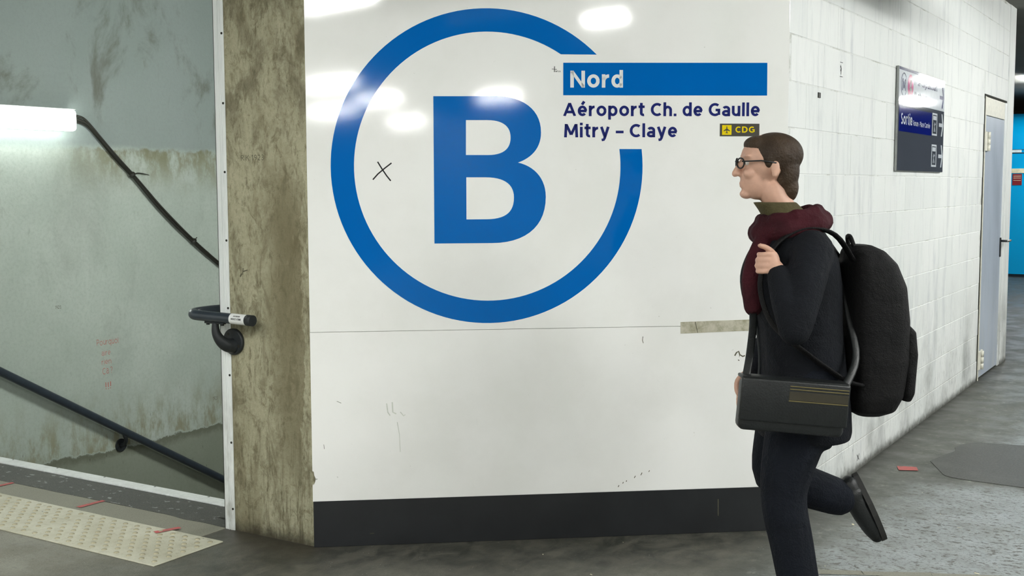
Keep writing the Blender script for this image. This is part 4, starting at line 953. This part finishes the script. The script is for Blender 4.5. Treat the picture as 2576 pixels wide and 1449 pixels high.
# ================================================================ THE WALKING PERSON
M['skin'] = plain('skin', lin(206, 164, 142), 0.5, 0.4, 0, 0.06, 30)
M['hair'] = mat_fabric('dark_brown_hair', lin(46, 36, 28), lin(70, 56, 42), 120, 0.6)
M['jacket'] = mat_fabric('black_navy_jacket', lin(11, 14, 19), lin(17, 20, 26))
M['trousers'] = mat_fabric('dark_navy_trousers', lin(9, 14, 22), lin(14, 19, 28))
M['scarf'] = mat_fabric('burgundy_scarf', lin(62, 17, 26), lin(46, 13, 20), 90)
M['khaki'] = mat_fabric('khaki_collar', lin(98, 92, 62), lin(76, 70, 46))
M['leather'] = plain('black_leather', lin(18, 21, 21), 0.42, 0.5, 0, 0.2, 25, 0, 0.2, 140)
M['gold'] = plain('dull_gold_trim', lin(122, 112, 74), 0.4, 0.5, 0.4)
M['pack'] = mat_fabric('black_pack_nylon', lin(9, 9, 10), lin(15, 14, 14), 260, 0.7)
M['sole'] = plain('dark_rubber_sole', lin(38, 38, 36), 0.7)
M['eye'] = plain('eye_white', lin(226, 222, 214), 0.2); M['iris'] = plain('dark_iris', lin(50, 36, 26), 0.2)
M['lens'] = None
PM = frame((-1.3224, 4.1426, 0), (-0.85065, -0.52571, 0))
pe_ = empty('person', PM); tag(pe_, 'person in dark jacket and trousers walking left with backpack and shoulder bag', 'person')
def seg(mb, pts, rs, n=5, s=14):
    """smooth tapering limb"""
    P = catmull([Vector(p) for p in pts], n); m = len(P); R = []
    for i in range(m):
        t = i / n; k = min(int(t), len(rs) - 2); R.append(rs[k] + (rs[k + 1] - rs[k]) * (t - k))
    mb.tube(P, R, s, dome=True); return mb
# ---- the body, one continuous surface
b = MB()
b.ball((0.112, 0, 1.690), (0.096, 0.075, 0.090), 24, 16).ball((0.150, 0, 1.618), (0.058, 0.052, 0.072), 20, 12).ball((0.188, 0, 1.567), (0.022, 0.024, 0.018))
seg(b, [(0.196, 0, 1.690), (0.216, 0, 1.660), (0.226, 0, 1.640)], [0.010, 0.011, 0.013], 3, 10)
b.ball((0.213, 0.010, 1.638), 0.009).ball((0.213, -0.010, 1.638), 0.009)
b.ball((0.200, 0, 1.606), (0.012, 0.022, 0.006)).ball((0.199, 0, 1.595), (0.011, 0.019, 0.006))
b.ball((0.190, 0.030, 1.702), (0.014, 0.026, 0.008)).ball((0.190, -0.030, 1.702), (0.014, 0.026, 0.008))
b.ball((0.182, 0.036, 1.640), (0.024, 0.018, 0.020)).ball((0.182, -0.036, 1.640), (0.024, 0.018, 0.020))
for s in (-1, 1):
    b.ball((0.100, s * 0.078, 1.655), (0.017, 0.007, 0.030)).ball((0.104, s * 0.080, 1.636), (0.010, 0.006, 0.012))
seg(b, [(0.045, 0, 1.40), (0.060, 0, 1.48), (0.095, 0, 1.58)], [0.066, 0.056, 0.054])
b.loft([((0.0, 0, 0.80), 0.10, 0.13), ((0.0, 0, 0.95), 0.115, 0.15), ((0.015, 0, 1.08), 0.10, 0.135), ((0.03, 0, 1.25), 0.115, 0.16), ((0.035, 0, 1.36), 0.10, 0.165), ((0.04, 0, 1.42), 0.07, 0.10)], 24, 2.2)
HC = Vector((0.178, 0.182, 1.335))                                     # grip of the near hand on the pack strap
seg(b, [(0.02, 0.165, 1.375), (0.065, 0.235, 1.24), (0.10, 0.272, 1.12)], [0.052, 0.046, 0.040])
seg(b, [(0.10, 0.272, 1.12), (0.125, 0.245, 1.22), (0.150, 0.205, 1.315)], [0.041, 0.038, 0.027])
b.ball(HC + Vector((-0.016, 0.018, -0.002)), (0.026, 0.020, 0.044), 16, 10)
seg(b, [(0.148, 0.207, 1.30), HC + Vector((-0.02, 0.02, -0.01))], [0.027, 0.024], 4)
for i in range(4):
    o = (i - 1.5) * 0.0195; L = (0.9, 1.0, 1.0, 0.82)[3 - i]
    c = HC + Vector((0.006 * (1.5 - i) * .3, 0, o))
    seg(b, [c + Vector((-0.008, 0.026, 0)), c + Vector((0.018 * L, 0.027, -0.001)), c + Vector((0.034 * L, 0.010, -0.002)), c + Vector((0.028 * L, -0.012, -0.003)), c + Vector((0.010, -0.016, -0.003))], [0.0098, 0.0094, 0.0088, 0.0084, 0.0078], 3, 10)
seg(b, [HC + Vector((-0.024, 0.006, 0.012)), HC + Vector((-0.020, -0.010, 0.034)), HC + Vector((0.002, -0.014, 0.050)), HC + Vector((0.022, -0.010, 0.056))], [0.013, 0.0115, 0.010, 0.009], 3, 10)
# far arm hangs forward, fingers slightly curled
seg(b, [(0.02, -0.165, 1.375), (0.00, -0.225, 1.24), (0.02, -0.245, 1.11)], [0.052, 0.046, 0.040])
seg(b, [(0.02, -0.245, 1.11), (0.07, -0.25, 1.0), (0.135, -0.24, 0.90)], [0.041, 0.038, 0.027])
HF = Vector((0.160, -0.237, 0.850))
b.ball(HF, (0.022, 0.016, 0.046), 16, 10); seg(b, [(0.135, -0.24, 0.90), HF], [0.027, 0.022], 4)
for i in range(4):
    o = Vector((0.026 - 0.0185 * i, 0, 0)); L = (0.92, 1.0, 0.95, 0.78)[i]; c = HF + o * 0.95 + Vector((0, 0, -0.034))
    seg(b, [c, c + Vector((0.004, 0.006, -0.032 * L)), c + Vector((0.006, 0.018, -0.056 * L)), c + Vector((0.006, 0.032, -0.070 * L))], [0.0098, 0.0092, 0.0086, 0.0078], 3, 10)
seg(b, [HF + Vector((0.012, 0.004, 0.026)), HF + Vector((0.034, 0.012, 0.004)), HF + Vector((0.040, 0.022, -0.022)), HF + Vector((0.036, 0.030, -0.042))], [0.013, 0.0112, 0.0098, 0.0086], 3, 10)
# legs: near leg carries, far leg swings back
NL = [(0.0, 0.09, 0.90), (0.05, 0.09, 0.70), (0.085, 0.092, 0.50), (0.05, 0.092, 0.30), (0.005, 0.092, 0.10)]
FL = [(0.0, -0.09, 0.90), (0.045, -0.09, 0.70), (0.07, -0.09, 0.52), (-0.05, -0.09, 0.475), (-0.165, -0.09, 0.435)]
seg(b, NL, [0.092, 0.082, 0.058, 0.052, 0.038]); seg(b, FL, [0.092, 0.082, 0.058, 0.052, 0.038])
def lean(mb, d=0.03):
    def k(z):
        t = min(1, max(0, (z - 1.47) / 0.10)); return t * t * (3 - 2 * t)
    mb.v = [(x + d * k(z), y, z) for x, y, z in mb.v]; return mb
melt(lean(b), 'body', M['skin'], 0.0045, 3, pe_)
# ---- eyes, glasses, hair
for s in (-1, 1):
    e = lean(MB().ball((0.1865, s * 0.031, 1.677), (0.013, 0.014, 0.010))).build('eye', M['eye'], pe_)
    lean(MB().ball((0.1965, s * 0.032, 1.677), (0.004, 0.006, 0.006))).build('iris', M['iris'], e)
hb = MB().ball((0.088, 0, 1.706), (0.104, 0.084, 0.080), 24, 16).ball((0.050, 0, 1.650), (0.052, 0.070, 0.085), 20, 12).ball((0.150, 0, 1.742), (0.048, 0.060, 0.032)).ball((0.035, 0, 1.59), (0.035, 0.055, 0.05))
for s in (-1, 1): hb.ball((0.118, s * 0.070, 1.690), (0.022, 0.012, 0.034))
melt(lean(hb), 'hair', M['hair'], 0.006, 3, pe_)
gl = MB()
for s in (-1, 1):
    gl.tube([(0.214 - 0.008 * math.cos(a), s * (0.033 + 0.024 * math.cos(a)), 1.676 + 0.018 * math.sin(a)) for a in [2 * math.pi * k / 20 for k in range(21)]], 0.0028, 8)
    gl.tube([(0.214, s * 0.058, 1.682), (0.15, s * 0.079, 1.684), (0.098, s * 0.084, 1.676)], 0.0026, 8)
gl.tube([(0.222, 0.011, 1.680), (0.225, 0, 1.683), (0.222, -0.011, 1.680)], 0.0026, 8)
lean(gl).build('glasses', M['leather'], pe_)
# ---- clothes
j = MB()
j.loft([((-0.005, 0, 0.690), 0.158, 0.192), ((-0.003, 0, 0.72), 0.166, 0.200), ((0.0, 0, 0.82), 0.163, 0.200), ((0.005, 0, 0.95), 0.150, 0.190), ((0.02, 0, 1.10), 0.148, 0.188), ((0.035, 0, 1.25), 0.158, 0.195), ((0.035, 0, 1.34), 0.142, 0.200), ((0.038, 0, 1.40), 0.118, 0.165), ((0.042, 0, 1.44), 0.098, 0.118), ((0.05, 0, 1.475), 0.083, 0.090)], 32, 2.25)
seg(j, [(0.02, 0.165, 1.368), (0.062, 0.238, 1.24), (0.10, 0.276, 1.115)], [0.078, 0.066, 0.057])
seg(j, [(0.10, 0.276, 1.115), (0.125, 0.248, 1.21), (0.143, 0.214, 1.290)], [0.057, 0.052, 0.041])
seg(j, [(0.02, -0.165, 1.368), (0.0, -0.228, 1.24), (0.02, -0.250, 1.105)], [0.078, 0.066, 0.057])
seg(j, [(0.02, -0.250, 1.105), (0.07, -0.254, 1.0), (0.128, -0.242, 0.905)], [0.057, 0.052, 0.041])
jk = melt(j, 'jacket', M['jacket'], 0.008, 3, pe_)
MB().tube(catmull([(0.176, 0, 0.72), (0.158, 0, 0.95), (0.172, 0, 1.10), (0.198, 0, 1.25), (0.182, 0, 1.34), (0.145, 0, 1.43)], 5), 0.006, 8).build('zip', M['bracket'], jk)
t = MB()
t.loft([((0.0, 0, 0.66), 0.10, 0.14), ((0.0, 0, 0.78), 0.135, 0.175), ((0.0, 0, 0.95), 0.125, 0.165)], 28, 2.2)
seg(t, [NL[0], NL[1], NL[2], NL[3], (0.008, 0.092, 0.085)], [0.118, 0.108, 0.083, 0.078, 0.072]); seg(t, [FL[0], FL[1], FL[2], FL[3], (-0.158, -0.09, 0.438)], [0.118, 0.108, 0.083, 0.078, 0.070])
melt(t, 'trousers', M['trousers'], 0.008, 3, pe_)
def shoe(ank, fwd, up_):
    f = Vector(fwd).normalized(); u_ = (Vector(up_) - f * Vector(up_).dot(f)).normalized(); s_ = u_.cross(f)
    def W(a, b_, c): return Vector(ank) + f * a + s_ * b_ + u_ * c
    m = MB()
    seg(m, [W(-0.035, 0, -0.050), W(0.02, 0, -0.048), W(0.09, 0, -0.056), W(0.155, 0, -0.062), W(0.185, 0, -0.064)], [0.038, 0.042, 0.043, 0.036, 0.026])
    seg(m, [W(0, 0, 0.02), W(0.0, 0, -0.05)], [0.046, 0.044])
    o = melt(m, 'shoe', M['leather'], 0.006, 3, pe_)
    sl = MB(); n = 18; vs = []
    for lvl in (-0.094, -0.074):
        for k in range(n):
            a = 2 * math.pi * k / n; vs.append(W(0.072 + 0.142 * math.cos(a), 0.046 * math.sin(a) * (1.0 if math.cos(a) > -0.3 else 0.86), lvl))
    fs = [tuple(reversed(range(n))), tuple(range(n, 2 * n))] + [(k, (k + 1) % n, n + (k + 1) % n, n + k) for k in range(n)]
    sl.add(vs, fs).build('sole', M['sole'], o)
shoe((0.005, 0.092, 0.095), (1, 0, 0), (0, 0, 1))
shoe((-0.172, -0.09, 0.430), (-0.42, 0, -0.9), (0.9, 0, -0.42))
kc = MB().loft([((0.055, 0, 1.440), 0.088, 0.096), ((0.066, 0, 1.475), 0.084, 0.088), ((0.080, 0, 1.510), 0.080, 0.078), ((0.092, 0, 1.538), 0.076, 0.072)], 26)
melt(lean(kc), 'collar', M['khaki'], 0.006, 2, pe_)
sc = MB()
ring_ = [(0.055 + 0.112 * math.cos(a), 0.112 * math.sin(a), 1.448 - 0.022 * math.cos(a)) for a in [2 * math.pi * k / 24 for k in range(25)]]
sc.tube(ring_, [0.036 + 0.006 * math.sin(k * 1.7) for k in range(25)], 12)
ring2 = [(0.060 + 0.098 * math.cos(a), 0.100 * math.sin(a), 1.488 - 0.018 * math.cos(a)) for a in [2 * math.pi * k / 24 for k in range(25)]]
sc.tube(ring2, [0.024 + 0.005 * math.sin(k * 2.3) for k in range(25)], 12)
seg(sc, [(0.150, 0.05, 1.425), (0.192, 0.07, 1.34), (0.208, 0.075, 1.26), (0.200, 0.075, 1.17)], [0.034, 0.034, 0.036, 0.034])
melt(sc, 'scarf', M['scarf'], 0.007, 2, pe_)
# ---- backpack
bp = empty('backpack', PM); tag(bp, 'black backpack worn by the walking person', 'backpack')
bk = MB().loft([((-0.225, 0, 0.775), 0.045, 0.09), ((-0.232, 0, 0.795), 0.085, 0.130), ((-0.240, 0, 0.85), 0.103, 0.150), ((-0.248, 0, 0.98), 0.112, 0.158), ((-0.246, 0, 1.12), 0.112, 0.158), ((-0.238, 0, 1.24), 0.106, 0.154), ((-0.222, 0, 1.32), 0.088, 0.142), ((-0.205, 0, 1.365), 0.062, 0.118), ((-0.195, 0, 1.385), 0.030, 0.07)], 32, 3.2)
melt(bk, 'main_compartment', M['pack'], 0.008, 3, bp)
pk = MB().loft([((-0.350, 0, 0.83), 0.018, 0.10), ((-0.352, 0, 0.86), 0.026, 0.118), ((-0.356, 0, 1.00), 0.030, 0.122), ((-0.352, 0, 1.08), 0.026, 0.116), ((-0.345, 0, 1.10), 0.014, 0.10)], 28, 3.2)
melt(pk, 'front_pocket', M['pack'], 0.007, 2, bp)
for s in (-1, 1):
    MB().tube(catmull([(-0.150, s * 0.085, 1.330), (-0.075, s * 0.105, 1.425), (0.03, s * 0.122, 1.448), (0.125, s * 0.135, 1.405), (0.178, s * 0.165 if s > 0 else -0.14, 1.335), (0.195, s * 0.165, 1.24), (0.155, s * 0.185, 1.12), (0.04, s * 0.205, 1.02), (-0.09, s * 0.19, 0.93), (-0.165, s * 0.14, 0.90)], 5), 0.020, 10, flat=0.35).build('strap', M['pack'], bp)
MB().tube(catmull([(-0.165, 0.035, 1.375), (-0.155, 0.02, 1.412), (-0.155, -0.02, 1.412), (-0.165, -0.035, 1.375)], 5), 0.008, 8).build('grab_loop', M['pack'], bp)
MB().tube(catmull([(-0.300, 0.135, 0.98), (-0.312, 0.13, 1.18), (-0.285, 0.10, 1.31), (-0.265, 0, 1.345), (-0.285, -0.10, 1.31), (-0.312, -0.13, 1.18), (-0.300, -0.135, 0.98)], 5), 0.004, 8).build('zip', M['bracket'], bp)
# ---- shoulder bag
BG = PM @ Matrix.Translation((0.105, 0.262, 0.850)) @ Matrix.Rotation(math.radians(-5), 4, 'Y')
sbg = empty('shoulder_bag', BG); tag(sbg, 'black shoulder bag with dull gold trim hanging at the person\'s hip', 'bag')
MB().box(-0.180, 0.180, -0.042, 0.038, -0.092, 0.085, 0.022, 4).build('bag_body', M['leather'], sbg)
fp = MB().box(-0.184, 0.184, 0.030, 0.048, -0.055, 0.092, 0.008, 3).build('flap', M['leather'], sbg)
MB().box(-0.184, 0.184, -0.040, 0.040, 0.082, 0.094, 0.005, 2).build('flap_top', M['leather'], sbg)
for z in (0.072, 0.062, 0.022): MB().box(-0.178, 0.022, 0.0475, 0.0505, z, z + 0.0035, 0.001).build('gold_line', M['gold'], fp)
MB().box(-0.178, 0.022, 0.047, 0.0495, 0.026, 0.056, 0.001).build('gold_band', plain('dark_bronze_band', lin(58, 54, 42), 0.45, 0.5, 0.2), fp)
iv = BG.inverted() @ PM
st_ = [(0.262, 0.255, 0.93), (0.235, 0.20, 1.02), (0.205, 0.10, 1.14), (0.206, 0.0, 1.245), (0.165, -0.085, 1.375), (0.06, -0.125, 1.462), (-0.06, -0.10, 1.43), (-0.125, -0.02, 1.30), (-0.138, 0.08, 1.14), (-0.140, 0.17, 1.00), (-0.073, 0.255, 0.90)]
MB().tube(catmull([iv @ Vector(p) for p in st_], 5), 0.014, 10, flat=0.35).build('shoulder_strap', M['leather'], sbg)
